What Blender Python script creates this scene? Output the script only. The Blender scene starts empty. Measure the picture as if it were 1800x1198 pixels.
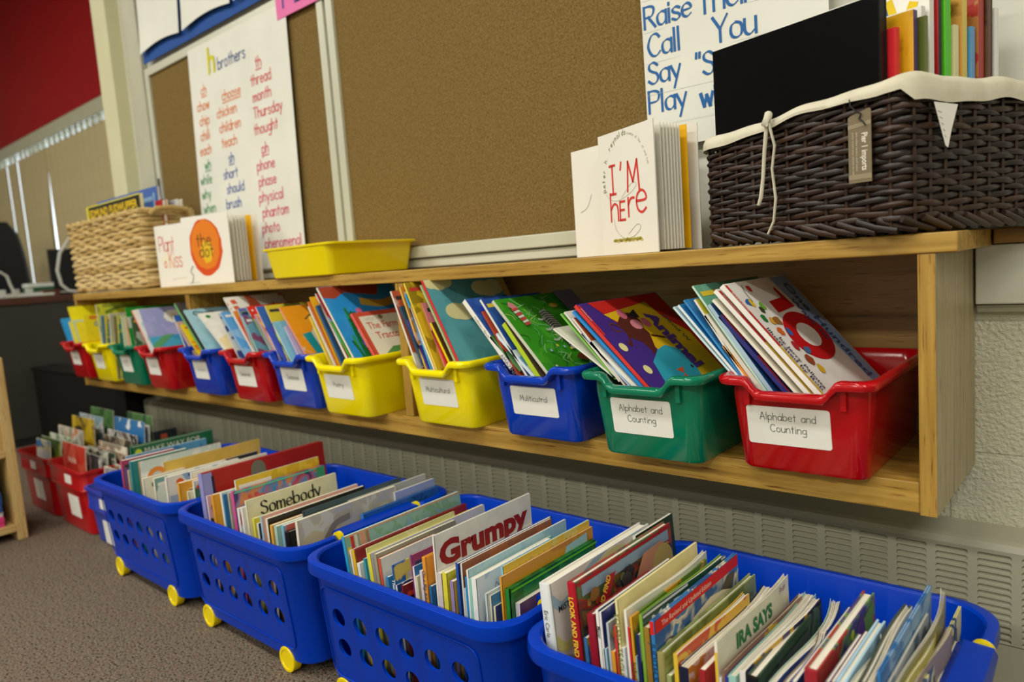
import bpy, math, random
from mathutils import Vector, Matrix
R = math.radians
random.seed(7)
SC = bpy.context.scene
COL = SC.collection
T = 0.74                                  # height of the shelf top above the floor
# ---------------------------------------------------------------- camera, world, lights
cd = bpy.data.cameras.new('camera'); cam = bpy.data.objects.new('camera', cd); COL.objects.link(cam); SC.camera = cam
cd.sensor_width = 36; cd.lens = 1271.7 / 1800 * 36; cd.clip_start = 0.02
CR_ = ((0.75333737, 0.65373105, -0.07154384), (0.01728051, -0.12842994, -0.99156802), (-0.65740717, 0.74574893, -0.10804787))
M_ = Matrix([[CR_[0][i], -CR_[1][i], -CR_[2][i]] for i in range(3)]).to_4x4()
M_.translation = (0, -0.97728, T + 0.0007)
cam.matrix_world = M_
cd.dof.use_dof = True; cd.dof.focus_distance = 1.08; cd.dof.aperture_fstop = 3.4
SC.view_settings.view_transform = 'Standard'; SC.view_settings.look = 'None'
SC.view_settings.gamma = 1; SC.view_settings.exposure = -0.07
W = bpy.data.worlds.new('daylight'); SC.world = W; W.use_nodes = True
W.node_tree.nodes['Background'].inputs[0].default_value = (0.80, 0.92, 1.0, 1)
W.node_tree.nodes['Background'].inputs[1].default_value = 3.2

def area(name, loc, sx, sy, power, col=(1, 0.965, 0.86)):
    l = bpy.data.lights.new(name, 'AREA'); l.shape = 'RECTANGLE'; l.size = sx; l.size_y = sy; l.energy = power; l.color = col
    o = bpy.data.objects.new(name, l); o.location = loc; COL.objects.link(o); return o
CEIL = 2.72
for lx in (-4.6, -2.7, -0.8, 1.1):        # two rows of ceiling fluorescents
    area('ceiling_lamp', (lx, -1.42, CEIL - 0.03), 1.2, 0.28, 31)
    if lx > -4: area('ceiling_lamp', (lx, -3.9, CEIL - 0.03), 1.2, 0.28, 57)

# ---------------------------------------------------------------- materials
def lin(h):
    h = h.lstrip('#'); r = []
    if len(h) == 3: h = ''.join(c * 2 for c in h)
    for i in (0, 2, 4):
        c = int(h[i:i + 2], 16) / 255
        r.append(c / 12.92 if c <= 0.04045 else ((c + 0.055) / 1.055) ** 2.4)
    return (r[0], r[1], r[2], 1)
_mc = {}
def newmat(name):
    m = bpy.data.materials.new(name); m.use_nodes = True
    return m, m.node_tree, m.node_tree.nodes['Principled BSDF']
def paint(h, rough=0.5, spec=0.5, var=0.06, sc=9.0, metal=0):
    k = ('p', h, rough, spec, var, metal)
    if k in _mc: return _mc[k]
    m, nt, b = newmat('paint_' + h)
    c = lin(h)
    if var:
        tc = nt.nodes.new('ShaderNodeTexCoord'); n = nt.nodes.new('ShaderNodeTexNoise'); n.inputs['Scale'].default_value = sc; n.inputs['Detail'].default_value = 3
        r = nt.nodes.new('ShaderNodeValToRGB')
        r.color_ramp.elements[0].position = 0.3; r.color_ramp.elements[1].position = 0.7
        r.color_ramp.elements[0].color = tuple(x * (1 - var) for x in c[:3]) + (1,)
        r.color_ramp.elements[1].color = tuple(min(1, x * (1 + var)) for x in c[:3]) + (1,)
        nt.links.new(tc.outputs['Object'], n.inputs['Vector']); nt.links.new(n.outputs['Fac'], r.inputs[0]); nt.links.new(r.outputs[0], b.inputs['Base Color'])
    else: b.inputs['Base Color'].default_value = c
    b.inputs['Roughness'].default_value = rough; b.inputs['Specular IOR Level'].default_value = spec; b.inputs['Metallic'].default_value = metal
    _mc[k] = m; return m
def plastic(h, spec=0.5, rough=0.2):
    k = ('pl', h, spec)
    if k in _mc: return _mc[k]
    m = paint(h, rough, spec, 0.02).copy(); m.name = 'plastic_' + h
    nt = m.node_tree; b = nt.nodes['Principled BSDF']
    tc = nt.nodes.new('ShaderNodeTexCoord'); n = nt.nodes.new('ShaderNodeTexNoise'); n.inputs['Scale'].default_value = 900
    bp = nt.nodes.new('ShaderNodeBump'); bp.inputs['Strength'].default_value = 0.03; bp.inputs['Distance'].default_value = 0.001
    nt.links.new(tc.outputs['Object'], n.inputs['Vector']); nt.links.new(n.outputs['Fac'], bp.inputs['Height']); nt.links.new(bp.outputs[0], b.inputs['Normal'])
    _mc[k] = m; return m
def printmat(cols, seed, sc=22.0, rough=0.34):
    """printed cover: irregular patches of two to four inks"""
    if len(cols) == 1: return paint(cols[0], rough, 0.5, 0.07, 30)
    m, nt, b = newmat('print_' + cols[0])
    tc = nt.nodes.new('ShaderNodeTexCoord'); mp = nt.nodes.new('ShaderNodeMapping'); mp.inputs['Location'].default_value = (seed * 1.37, seed * 0.71, seed * 2.1)
    n = nt.nodes.new('ShaderNodeTexNoise'); n.inputs['Scale'].default_value = sc; n.inputs['Detail'].default_value = 2.5; n.inputs['Distortion'].default_value = 0.6
    r = nt.nodes.new('ShaderNodeValToRGB'); e = r.color_ramp.elements
    pos = {2: (0.0, 0.57), 3: (0.0, 0.47, 0.58), 4: (0.0, 0.43, 0.52, 0.6)}[min(4, len(cols))]
    e[0].position = 0; e[0].color = lin(cols[0]); e[1].position = pos[1]; e[1].color = lin(cols[1])
    for i in range(2, min(4, len(cols))):
        q = e.new(pos[i]); q.color = lin(cols[i])
    extra = e.new(max(0.02, pos[1] - 0.03)); extra.color = lin(cols[0])
    nt.links.new(tc.outputs['Object'], mp.inputs[0]); nt.links.new(mp.outputs[0], n.inputs['Vector']); nt.links.new(n.outputs['Fac'], r.inputs[0]); nt.links.new(r.outputs[0], b.inputs['Base Color'])
    b.inputs['Roughness'].default_value = rough
    return m
def noisemat(name, stops, scale, rough=0.7, bump=0.0, dist=0.002, detail=4, mapscale=(1, 1, 1), bscale=None, spec=0.4):
    m, nt, b = newmat(name)
    tc = nt.nodes.new('ShaderNodeTexCoord'); mp = nt.nodes.new('ShaderNodeMapping'); mp.inputs['Scale'].default_value = mapscale
    n = nt.nodes.new('ShaderNodeTexNoise'); n.inputs['Scale'].default_value = scale; n.inputs['Detail'].default_value = detail
    r = nt.nodes.new('ShaderNodeValToRGB'); e = r.color_ramp.elements
    e[0].position, e[0].color = stops[0][0], lin(stops[0][1]); e[1].position, e[1].color = stops[-1][0], lin(stops[-1][1])
    for p, c in stops[1:-1]: e.new(p).color = lin(c)
    L = nt.links.new
    L(tc.outputs['Object'], mp.inputs[0]); L(mp.outputs[0], n.inputs['Vector']); L(n.outputs['Fac'], r.inputs[0]); L(r.outputs[0], b.inputs['Base Color'])
    if bump:
        n2 = nt.nodes.new('ShaderNodeTexNoise'); n2.inputs['Scale'].default_value = bscale or scale; n2.inputs['Detail'].default_value = 3
        L((tc if bscale else mp).outputs['Object' if bscale else 0], n2.inputs['Vector'])
        bp = nt.nodes.new('ShaderNodeBump'); bp.inputs['Strength'].default_value = bump; bp.inputs['Distance'].default_value = dist
        L(n2.outputs['Fac'], bp.inputs['Height']); L(bp.outputs[0], b.inputs['Normal'])
    b.inputs['Roughness'].default_value = rough; b.inputs['Specular IOR Level'].default_value = spec
    return m
def wood(name, axis, a='a17c33', c='bb9647', d='7a5920'):
    s = {'x': (1.2, 30, 30), 'z': (30, 30, 1.2), 'y': (30, 1.2, 30)}[axis]
    m = noisemat(name, ((0.28, d), (0.42, a), (0.62, c), (0.8, a)), 3.0, 0.42, 0.12, 0.001, 6, s)
    # dark pores
    nt = m.node_tree; b = nt.nodes['Principled BSDF']; tc = nt.nodes['Texture Coordinate']
    mp = nt.nodes.new('ShaderNodeMapping'); mp.inputs['Scale'].default_value = tuple(v * (4 if v > 2 else 6) for v in s)
    n = nt.nodes.new('ShaderNodeTexNoise'); n.inputs['Scale'].default_value = 2.6; n.inputs['Detail'].default_value = 2
    r = nt.nodes.new('ShaderNodeValToRGB'); r.color_ramp.elements[0].position = 0.60; r.color_ramp.elements[1].position = 0.74
    mx = nt.nodes.new('ShaderNodeMix'); mx.data_type = 'RGBA'; mx.blend_type = 'MULTIPLY'; mx.inputs['B'].default_value = lin('a67c4a')
    src = b.inputs['Base Color'].links[0].from_socket
    L = nt.links.new
    L(tc.outputs['Object'], mp.inputs[0]); L(mp.outputs[0], n.inputs['Vector']); L(n.outputs['Fac'], r.inputs[0]); L(r.outputs[0], mx.inputs['Factor']); L(src, mx.inputs['A']); L(mx.outputs['Result'], b.inputs['Base Color'])
    return m
PAGE = noisemat('page_edges', ((0.3, 'd2cbb8'), (0.5, 'efeada'), (0.7, 'dcd6c4')), 6.0, 0.8, 0, mapscale=(160, 1.5, 1.5), detail=2)
WHITE = paint('f1efe8', 0.6, 0.3, 0.02)

# ---------------------------------------------------------------- mesh helpers
class MB:
    def __init__(s): s.v = []; s.f = []; s.m = []; s.mats = []
    def mi(s, mat):
        if mat not in s.mats: s.mats.append(mat)
        return s.mats.index(mat)
    def add(s, vs, fs, mat):
        o = len(s.v); i = s.mi(mat); s.v.extend(tuple(v) for v in vs)
        for f in fs: s.f.append(tuple(k + o for k in f)); s.m.append(i)
    def box(s, x0, x1, y0, y1, z0, z1, mat, fn=None):
        v = [(x, y, z) for z in (z0, z1) for y in (y0, y1) for x in (x0, x1)]
        if fn: v = [fn(*q) for q in v]
        s.add(v, [(0, 2, 3, 1), (4, 5, 7, 6), (0, 1, 5, 4), (2, 6, 7, 3), (0, 4, 6, 2), (1, 3, 7, 5)], mat)
    def tube(s, pts, r, mat, n=8, closed=False, flat=1.0):
        P = [Vector(p) for p in pts]; k = len(P); vs = []; fs = []
        up = Vector((0, 0, 1)); prev = None
        for i, p in enumerate(P):
            if closed: t = P[(i + 1) % k] - P[i - 1]
            else: t = P[min(i + 1, k - 1)] - P[max(i - 1, 0)]
            if t.length < 1e-9: t = Vector((1, 0, 0))
            t.normalize()
            if prev is None:
                a = t.cross(up)
                if a.length < 0.1: a = t.cross(Vector((1, 0, 0)))
            else: a = prev - t * prev.dot(t)
            if a.length < 1e-6: a = t.orthogonal()
            a.normalize(); prev = a; b = a.cross(t)
            rr = r[i] if isinstance(r, (list, tuple)) else r
            for j in range(n):
                w = 2 * math.pi * j / n
                vs.append(p + a * math.cos(w) * rr + b * math.sin(w) * rr * flat)
        for i in range(k if closed else k - 1):
            for j in range(n):
                a0 = i * n + j; a1 = i * n + (j + 1) % n; b0 = ((i + 1) % k) * n + j; b1 = ((i + 1) % k) * n + (j + 1) % n
                fs.append((a0, a1, b1, b0))
        if not closed: fs.append(tuple(range(n - 1, -1, -1))); fs.append(tuple((k - 1) * n + j for j in range(n)))
        s.add(vs, fs, mat)
    def prism(s, poly, d0, d1, mat, fn):
        """poly of (a,b) extruded along d; fn(a,b,d)->xyz"""
        n = len(poly); vs = [fn(a, b, d0) for a, b in poly] + [fn(a, b, d1) for a, b in poly]
        fs = [tuple(range(n - 1, -1, -1)), tuple(range(n, 2 * n))] + [(i, (i + 1) % n, n + (i + 1) % n, n + i) for i in range(n)]
        s.add(vs, fs, mat)
    def loft(s, rings, mat, cap0=True, cap1=True):
        n = len(rings[0]); o = []; fs = []
        for r in rings: o.extend(r)
        for i in range(len(rings) - 1):
            for j in range(n): fs.append((i * n + j, i * n + (j + 1) % n, (i + 1) * n + (j + 1) % n, (i + 1) * n + j))
        if cap0: fs.append(tuple(range(n - 1, -1, -1)))
        if cap1: fs.append(tuple((len(rings) - 1) * n + j for j in range(n)))
        s.add(o, fs, mat)
    def build(s, name, parent=None, smooth=None, loc=None, bevel=0, fixn=False):
        me = bpy.data.meshes.new(name); me.from_pydata(s.v, [], s.f)
        for m in s.mats: me.materials.append(m)
        me.polygons.foreach_set('material_index', s.m)
        if fixn:
            import bmesh
            bm = bmesh.new(); bm.from_mesh(me); bmesh.ops.recalc_face_normals(bm, faces=bm.faces); bm.to_mesh(me); bm.free()
        if smooth is not None:
            me.polygons.foreach_set('use_smooth', [True] * len(me.polygons)); me.set_sharp_from_angle(angle=R(smooth))
        me.update()
        o = bpy.data.objects.new(name, me); COL.objects.link(o)
        if loc: o.location = loc
        if parent: o.parent = parent
        if bevel:
            b = o.modifiers.new('bevel', 'BEVEL'); b.width = bevel; b.segments = 2; b.limit_method = 'ANGLE'; b.angle_limit = R(40)
        return o
def tag(o, label, cat, group=None, kind=None):
    o['label'] = label; o['category'] = cat
    if group: o['group'] = group
    if kind: o['kind'] = kind
    return o
def thing(name, label, cat, loc=(0, 0, 0), rot=(0, 0, 0), group=None):
    o = bpy.data.objects.new(name, None); o.empty_display_size = 0.02; COL.objects.link(o)
    o.location = loc; o.rotation_euler = rot
    return tag(o, label, cat, group)
def struct(name, mb, **k):
    o = mb.build(name, **k); o['kind'] = 'structure'; return o
def rrect(hx, hy, r, cx=0, cy=0, n=6, m=4):
    """rounded rectangle counter-clockwise, m extra points per side"""
    out = []
    cs = ((hx - r, hy - r, 0), (-hx + r, hy - r, 90), (-hx + r, -hy + r, 180), (hx - r, -hy + r, 270))
    for q, (x, y, a) in enumerate(cs):
        for i in range(n + 1):
            w = R(a + 90 * i / n); out.append((cx + x + r * math.cos(w), cy + y + r * math.sin(w)))
        nx, ny, na = cs[(q + 1) % 4]
        p0 = out[-1]; p1 = (cx + nx + r * math.cos(R(na)), cy + ny + r * math.sin(R(na)))
        for i in range(1, m): out.append((p0[0] + (p1[0] - p0[0]) * i / m, p0[1] + (p1[1] - p0[1]) * i / m))
    return out

# ---------------------------------------------------------------- lettering: a hand-printed stroke alphabet and the plain built-in type
G = {
'a': (5, '~5,5 3,6 .8,5 .2,3 .9,.6 2.8,0 4.6,1.4 5,3|5,6 5,0'), 'b': (5, '0,10 0,0|~0,4 2,6 4.5,5 5,3 4.3,.8 2.2,0 0,1.5'),
'c': (4.6, '~4.6,5 3,6 .8,5 .2,3 .9,.8 3,0 4.6,1'), 'd': (5, '5,10 5,0|~5,4.5 3,6 .8,5 .2,3 .8,.8 2.8,0 5,1.5'),
'e': (4.8, '~.3,3.2 4.6,3.4 4.3,5.2 2.6,6 .8,5 .2,3 .9,.8 2.8,0 4.6,1'), 'f': (3.6, '~4,9.5 2.8,10 1.8,9 1.6,7 1.6,0|0,6 3.6,6'),
'g': (5, '~5,5 3,6 .8,5 .3,3.2 1,1.2 3,.6 5,2|~5,6 5,-1 4.6,-3 2.8,-4 .5,-3.2'), 'h': (4.6, '0,10 0,0|~0,4 2,6 4,5.6 4.6,4 4.6,0'),
'i': (1, '.5,6 .5,0|.5,8 .5,8.6'), 'k': (4.4, '0,10 0,0|4,6 0,2.6|1.4,3.6 4.4,0'), 'l': (1, '.5,10 .5,0'),
'm': (6.6, '0,6 0,0|~0,4 1.6,6 3,5.4 3.3,4 3.3,0|~3.3,4 5,6 6.2,5.4 6.6,4 6.6,0'), 'n': (4.6, '0,6 0,0|~0,4 2,6 4,5.6 4.6,4 4.6,0'),
'o': (5, '~2.6,6 .8,5.2 .2,3 .8,.8 2.6,0 4.4,.8 5,3 4.4,5.2 2.6,6'), 'p': (5, '0,6 0,-4|~0,4.2 2.2,6 4.4,5.2 5,3 4.2,.8 2.2,0 0,1.4'),
'r': (3.4, '0,6 0,0|~0,3.6 1.4,5.6 3.4,5.8'), 's': (4, '~4,5.2 2.2,6 .5,5.2 .8,3.8 3.4,2.6 4,1.2 2.4,0 .2,.8'),
't': (3.6, '1.8,9 1.8,0|0,6 3.6,6'), 'u': (4.6, '~0,6 0,2 .8,.3 2.4,0 4.6,1.8|4.6,6 4.6,0'), 'w': (6.4, '0,6 1.6,0|1.6,0 3.2,5|3.2,5 4.8,0|4.8,0 6.4,6'),
'v': (4.6, '0,6 2.3,0|2.3,0 4.6,6'), 'x': (4.4, '0,6 4.4,0|4.4,6 0,0'), 'y': (4.8, '0,6 2.6,.4|4.8,6 1.4,-4'), 'z': (4, '0,6 4,6|4,6 0,0|0,0 4,0'),
'A': (6.4, '0,0 3.2,10|3.2,10 6.4,0|1.2,3.6 5.2,3.6'), 'C': (6.4, '~6.2,8.4 4.6,10 2,9.4 .3,6 .4,3.4 2,.5 4.4,0 6.4,1.6'),
'E': (5, '.4,10 0,0|.4,10 5,10|.2,5.4 4.2,5.4|0,0 5,0'), 'F': (5, '.4,10 0,0|.4,10 5,10|.2,5.4 4.2,5.4'), 'G': (6.4, '~6.2,8.4 4.6,10 2,9.4 .3,6 .4,3.4 2,.5 4.4,0 6.2,1.2 6.4,4|6.4,4 4,4'),
'H': (6, '0,10 0,0|6,10 6,0|0,5 6,5'), 'I': (3.4, '1.7,10 1.7,0|0,10 3.4,10|0,0 3.4,0'), 'K': (5.4, '0,10 0,0|5,10 0,4|1.6,5.4 5.4,0'),
'L': (4.8, '0,10 0,0|0,0 4.8,0'), 'M': (7, '0,0 .8,10|.8,10 3.4,3|3.4,3 6.2,10|6.2,10 7,0'), 'N': (6, '0,0 0,10|0,10 6,0|6,0 6,10'),
'O': (7, '~3.6,10 1,8.6 .2,5 1,1.4 3.6,0 6.2,1.4 7,5 6.2,8.6 3.6,10'), 'P': (5.4, '0,10 0,0|~0,10 3,10 5.2,9 5.4,7 4.4,5.2 2.4,4.8 0,4.8'),
'R': (5.8, '0,10 0,0|~0,10 3,10 5.2,9 5.2,7 4.2,5.4 2.4,5 0,5|2.2,5 5.8,0'), 'S': (5.2, '~5,8.6 3,10 .8,9.2 .5,7.2 2,5.8 4.4,4.6 5.2,2.4 4,.4 2,0 0,1.4'),
'T': (6, '3,10 3,0|0,10 6,10'), 'U': (5.6, '~0,10 0,3 .8,.8 2.8,0 4.8,.8 5.6,3 5.6,10'), 'Y': (6.2, '0,10 3,5|6.2,10 3,5|3,5 3,0'), 'V': (6, '0,10 3,0|3,0 6,10'), 'W': (8, '0,10 2,0|2,0 4,8|4,8 6,0|6,0 8,10'),
"'": (1, '.8,10.4 .3,8'), '"': (2.6, '.5,10.4 .3,8.4|2.2,10.4 2,8.4'), '.': (1, '.5,0 .5,.5'), ' ': (3.4, ''), '1': (2, '0,8.4 1.6,10|1.6,10 1.6,0'), '0': (5, '~2.6,10 .6,8 .2,5 .8,1.6 2.6,0 4.6,1.6 5,5 4.6,8 2.6,10')}
def smooth_pts(p, k=4):
    out = []
    n = len(p)
    for i in range(n - 1):
        a, b, c, d = p[max(i - 1, 0)], p[i], p[i + 1], p[min(i + 2, n - 1)]
        for j in range(k):
            t = j / k; o = []
            for q in (0, 1):
                o.append(0.5 * (2 * b[q] + (c[q] - a[q]) * t + (2 * a[q] - 5 * b[q] + 4 * c[q] - d[q]) * t * t + (3 * b[q] - a[q] - 3 * c[q] + d[q]) * t ** 3))
            out.append(tuple(o))
    out.append(p[-1]); return out
def stroke(pts, w, nib=None):
    """polyline -> list of quads (flat ribbon)"""
    q = []
    pts = [p for i, p in enumerate(pts) if i == 0 or math.dist(p, pts[i - 1]) > 1e-7]
    if len(pts) < 2: return q
    L = []
    for i, p in enumerate(pts):
        a = pts[max(i - 1, 0)]; b = pts[min(i + 1, len(pts) - 1)]
        tx, ty = b[0] - a[0], b[1] - a[1]; l = math.hypot(tx, ty) or 1
        if i == 0: p = (p[0] - tx / l * w * .4, p[1] - ty / l * w * .4)
        if i == len(pts) - 1: p = (p[0] + tx / l * w * .4, p[1] + ty / l * w * .4)
        ww = w / 2
        if nib is not None:
            ang = math.atan2(ty, tx) - nib; ww = w / 2 * (0.28 + 0.72 * abs(math.sin(ang)))
        L.append(((p[0] - ty / l * ww, p[1] + tx / l * ww), (p[0] + ty / l * ww, p[1] - tx / l * ww)))
    for i in range(len(L) - 1): q.append([L[i][1], L[i + 1][1], L[i + 1][0], L[i][0]])
    return q
def hand(text, size, w, slant=0.0, gap=2.0, nib=None, jit=0.0):
    """stroke lettering; returns (polygons, width). Baseline at 0."""
    x = 0; polys = []; s = size / 10
    for ch in text:
        wd, d = G.get(ch, (4, ''))
        dy = random.uniform(-jit, jit)
        for st in d.split('|'):
            if not st: continue
            sm = st[0] == '~'; pts = [tuple(float(c) for c in p.split(',')) for p in st.lstrip('~').split()]
            if sm: pts = smooth_pts(pts)
            pts = [((x + a + b * slant) * s, (b + dy) * s) for a, b in pts]
            polys += stroke(pts, w, nib)
        x += wd + gap
    return polys, (x - gap) * s
_tc = {}
def type_(text, size, bold=0.0, sx=1.0, shear=0.0):
    """built-in type; cap height = size; returns (polygons, width)"""
    k = (text, bold, shear)
    if k not in _tc:
        cu = bpy.data.curves.new('t', 'FONT'); cu.body = text; cu.size = 1; cu.offset = bold; cu.shear = shear; cu.resolution_u = 3
        o = bpy.data.objects.new('t', cu); COL.objects.link(o)
        dg = bpy.context.evaluated_depsgraph_get(); dg.update()
        me = bpy.data.meshes.new_from_object(o.evaluated_get(dg))
        P = [[(me.vertices[i].co.x, me.vertices[i].co.y) for i in p.vertices] for p in me.polygons]
        bpy.data.objects.remove(o); bpy.data.curves.remove(cu); bpy.data.meshes.remove(me)
        xs = [a for p in P for a, _ in p] or [0]
        _tc[k] = (P, min(xs), max(xs))
    P, x0, x1 = _tc[k]; s = size / 0.72
    return [[((a - x0) * s * sx, b * s) for a, b in p] for p in P], (x1 - x0) * s * sx
def disc(r, n=24, sx=1, sy=1, wob=0.0):
    return [(r * sx * math.cos(2 * math.pi * i / n) * (1 + random.uniform(-wob, wob)), r * sy * math.sin(2 * math.pi * i / n) * (1 + random.uniform(-wob, wob))) for i in range(n)]
def lay(mb, polys, mat, fn, du=0.0, dv=0.0, rot=0.0):
    c, s = math.cos(rot), math.sin(rot)
    vs = []; fs = []
    for p in polys:
        o = len(vs)
        vs += [fn(du + a * c - b * s, dv + a * s + b * c) for a, b in p]; fs.append(tuple(range(o, o + len(p))))
    mb.add(vs, fs, mat)
def ink(h): return paint(h, 0.5, 0.3, 0)
# ---------------------------------------------------------------- the room
WALLP = noisemat('block_wall_paint', ((0.3, 'c3c2ab'), (0.7, 'cfceb9')), 5, 0.45, 1.0, 0.004, bscale=170, spec=0.4)
PLASTER = noisemat('smooth_wall_paint', ((0.3, 'c9c9bd'), (0.7, 'd3d3c8')), 4, 0.5, 0.15, 0.001, bscale=120)
CREAM = paint('d6d3ae', 0.4, 0.4, 0.03)
TRIMW = paint('cfd0c0', 0.35, 0.5, 0.02)
GREYP = paint('b4b39b', 0.4, 0.5, 0.02)
RED = paint('98040e', 0.6, 0.2, 0.04, 3)
CARPET = noisemat('carpet', ((0.34, '2e2822'), (0.42, '645a4c'), (0.46, '83786a'), (0.5, '7d5248'), (0.54, '857a6a'), (0.57, '4f6053'), (0.61, 'a09688'), (0.68, '4a4138')), 185, 0.95, 1.0, 0.006, 2, bscale=240, spec=0.1)
mb = MB(); mb.box(-6.6, 2.6, -5.6, 0.8, -0.05, 0, CARPET); struct('floor', mb)
mb = MB(); mb.box(-6.6, 2.6, -5.6, 0.8, CEIL, CEIL + 0.05, paint('b8b8b0', 0.8)); struct('ceiling', mb)
# cinder block wall: recessed mortar joints between rounded-over blocks
mb = MB()
mb.box(-3.0, 2.6, 0.2675, 0.40, 0, CEIL, WALLP)
bh, bl = 0.203, 0.406
for r in range(14):
    z0 = r * bh - 0.0; off = (r % 2) * bl / 2
    if z0 > CEIL: break
    k0 = int((-3.0 - off) // bl)
    for k in range(k0, 8):
        x0 = max(-3.0, k * bl + off - 0.02); x1 = min(2.6, (k + 1) * bl + off - 0.02)
        if x1 - x0 < 0.03 or (x1 < -0.65 and z0 > T + 0.02): continue
        mb.box(x0 + 0.003, x1 - 0.003, 0.266, 0.2685, z0 + 0.003, min(z0 + bh, CEIL) - 0.003, WALLP)
struct('wall_back', mb, bevel=0.002)
mb = MB(); mb.box(-3.0, -0.62, 0.2655, 0.272, T + 0.0, CEIL, PLASTER); mb.box(-0.62, 1.0, 0.2625, 0.272, T + 0.0, CEIL, PLASTER); struct('trim_1', mb)
mb = MB(); mb.box(-6.6, -3.074, 0.6, 0.80, T + 1.02, CEIL, RED); struct('trim_2', mb)            # red bulkhead over the window
mb = MB(); mb.box(-6.6, -3.0, 0.66, 0.80, 0, T + 0.03, PLASTER); mb.box(-3.07, -3.0, 0.264, 0.80, 0, CEIL, PLASTER); struct('trim_3', mb)            # wall under the window
mb = MB(); mb.box(-6.65, -6.6, -5.6, 0.8, 0, CEIL, PLASTER); struct('wall_left', mb)
mb = MB(); mb.box(2.6, 2.65, -5.6, 0.4, 0, CEIL, PLASTER); struct('wall_right', mb)
mb = MB(); mb.box(-6.6, 2.6, -5.65, -5.6, 0, CEIL, PLASTER); struct('wall_front', mb)
# window behind the blinds
m_, nt_, b_ = newmat('window_glass'); b_.inputs['Transmission Weight'].default_value = 1; b_.inputs['Roughness'].default_value = 0.02; b_.inputs['IOR'].default_value = 1.02
mb = MB(); mb.box(-6.6, -3.07, 0.735, 0.74, T + 0.03, T + 1.02, m_)
for xx in (-6.6, -5.68, -4.6, -3.13): mb.box(xx, xx + 0.06, 0.71, 0.765, T + 0.03, T + 1.02, paint('c9cdc9', 0.4))
mb.box(-6.6, -3.07, 0.71, 0.765, T + 0.03, T + 0.07, paint('c9cdc9', 0.4)); mb.box(-6.6, -3.07, 0.71, 0.765, T + 0.98, T + 1.02, paint('c9cdc9', 0.4))
struct('window_1', mb)
# cream column beside the boards and the flat post next to it
mb = MB(); mb.box(-3.07, -2.945, 0.2, 0.264, T + 0.001, CEIL, CREAM); struct('trim_4', mb, bevel=0.003)
mb = MB(); mb.box(-2.915, -2.79, 0.243, 0.264, T + 0.001, CEIL, paint('b9b8a4', 0.4)); mb.box(-2.945, -2.915, 0.25, 0.264, T + 0.001, CEIL, TRIMW); struct('trim_5', mb, bevel=0.002)
# ledge strip and pale board carried on to the right of the shelf
mb = MB(); mb.box(-0.161, 1.6, 0.238, 0.262, T - 0.022, T - 0.0005, wood('ledge_wood', 'x', '8f6a2e', 'a57d3a', '6e4d1d')); struct('trim_6', mb, bevel=0.002)
mb = MB(); mb.box(-0.184, 1.6, 0.248, 0.2655, T - 0.108, T - 0.0235, TRIMW); mb.box(-0.184, 1.6, 0.254, 0.2655, T - 0.121, T - 0.109, paint('8f8c74', 0.5)); struct('trim_7', mb, bevel=0.002)

# vertical blinds
bl_ = thing('vertical_blind', 'beige vertical window blind below the red wall at the far left', 'blind', (-4.8, 0.63, T))
mb = MB(); mb.box(-1.79, 1.70, -0.03, 0.03, 0.945, 1.018, GREYP); mb.build('headrail', bl_, bevel=0.003)
BLM = paint('b3a57f', 0.7, 0.2, 0.05); x = -1.78; i = 0
while x < 1.66:
    w = 0.092; mb = MB(); z0, z1 = 0.07, 0.905
    tilt = 0.3; sk = 0.0; gap = 0.0
    if i in (6, 8): gap = 0.05
    if i == 14: sk = -0.075; gap = 0.02
    n = 5; rings = []
    for zz in (z0, z1):
        pts = []
        for q in range(n + 1):
            a = (q / n - 0.5) * w; pts.append((a * math.cos(tilt) + (sk if zz == z0 else 0), 0.012 * math.cos(a / w * 3) + a * math.sin(tilt) * 0.35 - 0.012, zz))
        rings.append(pts)
    vs = rings[0] + rings[1] + [(a, b + 0.0012, c) for a, b, c in rings[0] + rings[1]]
    k = n + 1; fs = [(q, q + 1, k + q + 1, k + q) for q in range(n)] + [(2 * k + q, 3 * k + q, 3 * k + q + 1, 2 * k + q + 1) for q in range(n)]
    mb.add(vs, fs, BLM); mb.box(-0.012, 0.012, -0.008, 0.004, z1, 0.946, GREYP)
    s_ = mb.build('slat', bl_, smooth=50, loc=(x + w / 2, 0, 0)); x += 0.0905 + gap; i += 1

# ---------------------------------------------------------------- convector below the shelf
FX = 0.205
cv = thing('convector_heater', 'long grey slotted metal convector cover along the wall under the wooden shelf', 'heater', (-1.4, FX, 0))
CVM = paint('aeac98', 0.38, 0.5, 0.02)
mb = MB()
X0, X1 = -3.06 + 1.4, 0.9 + 1.4
cz = T - 0.4445
prof = [(0.0, 0.03), (0.0, cz - 0.150), (0.0, cz - 0.012), (0.004, cz - 0.003), (0.012, cz), (0.0605, cz + 0.006)]
def cvp(a, b): return (a, b)
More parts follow.
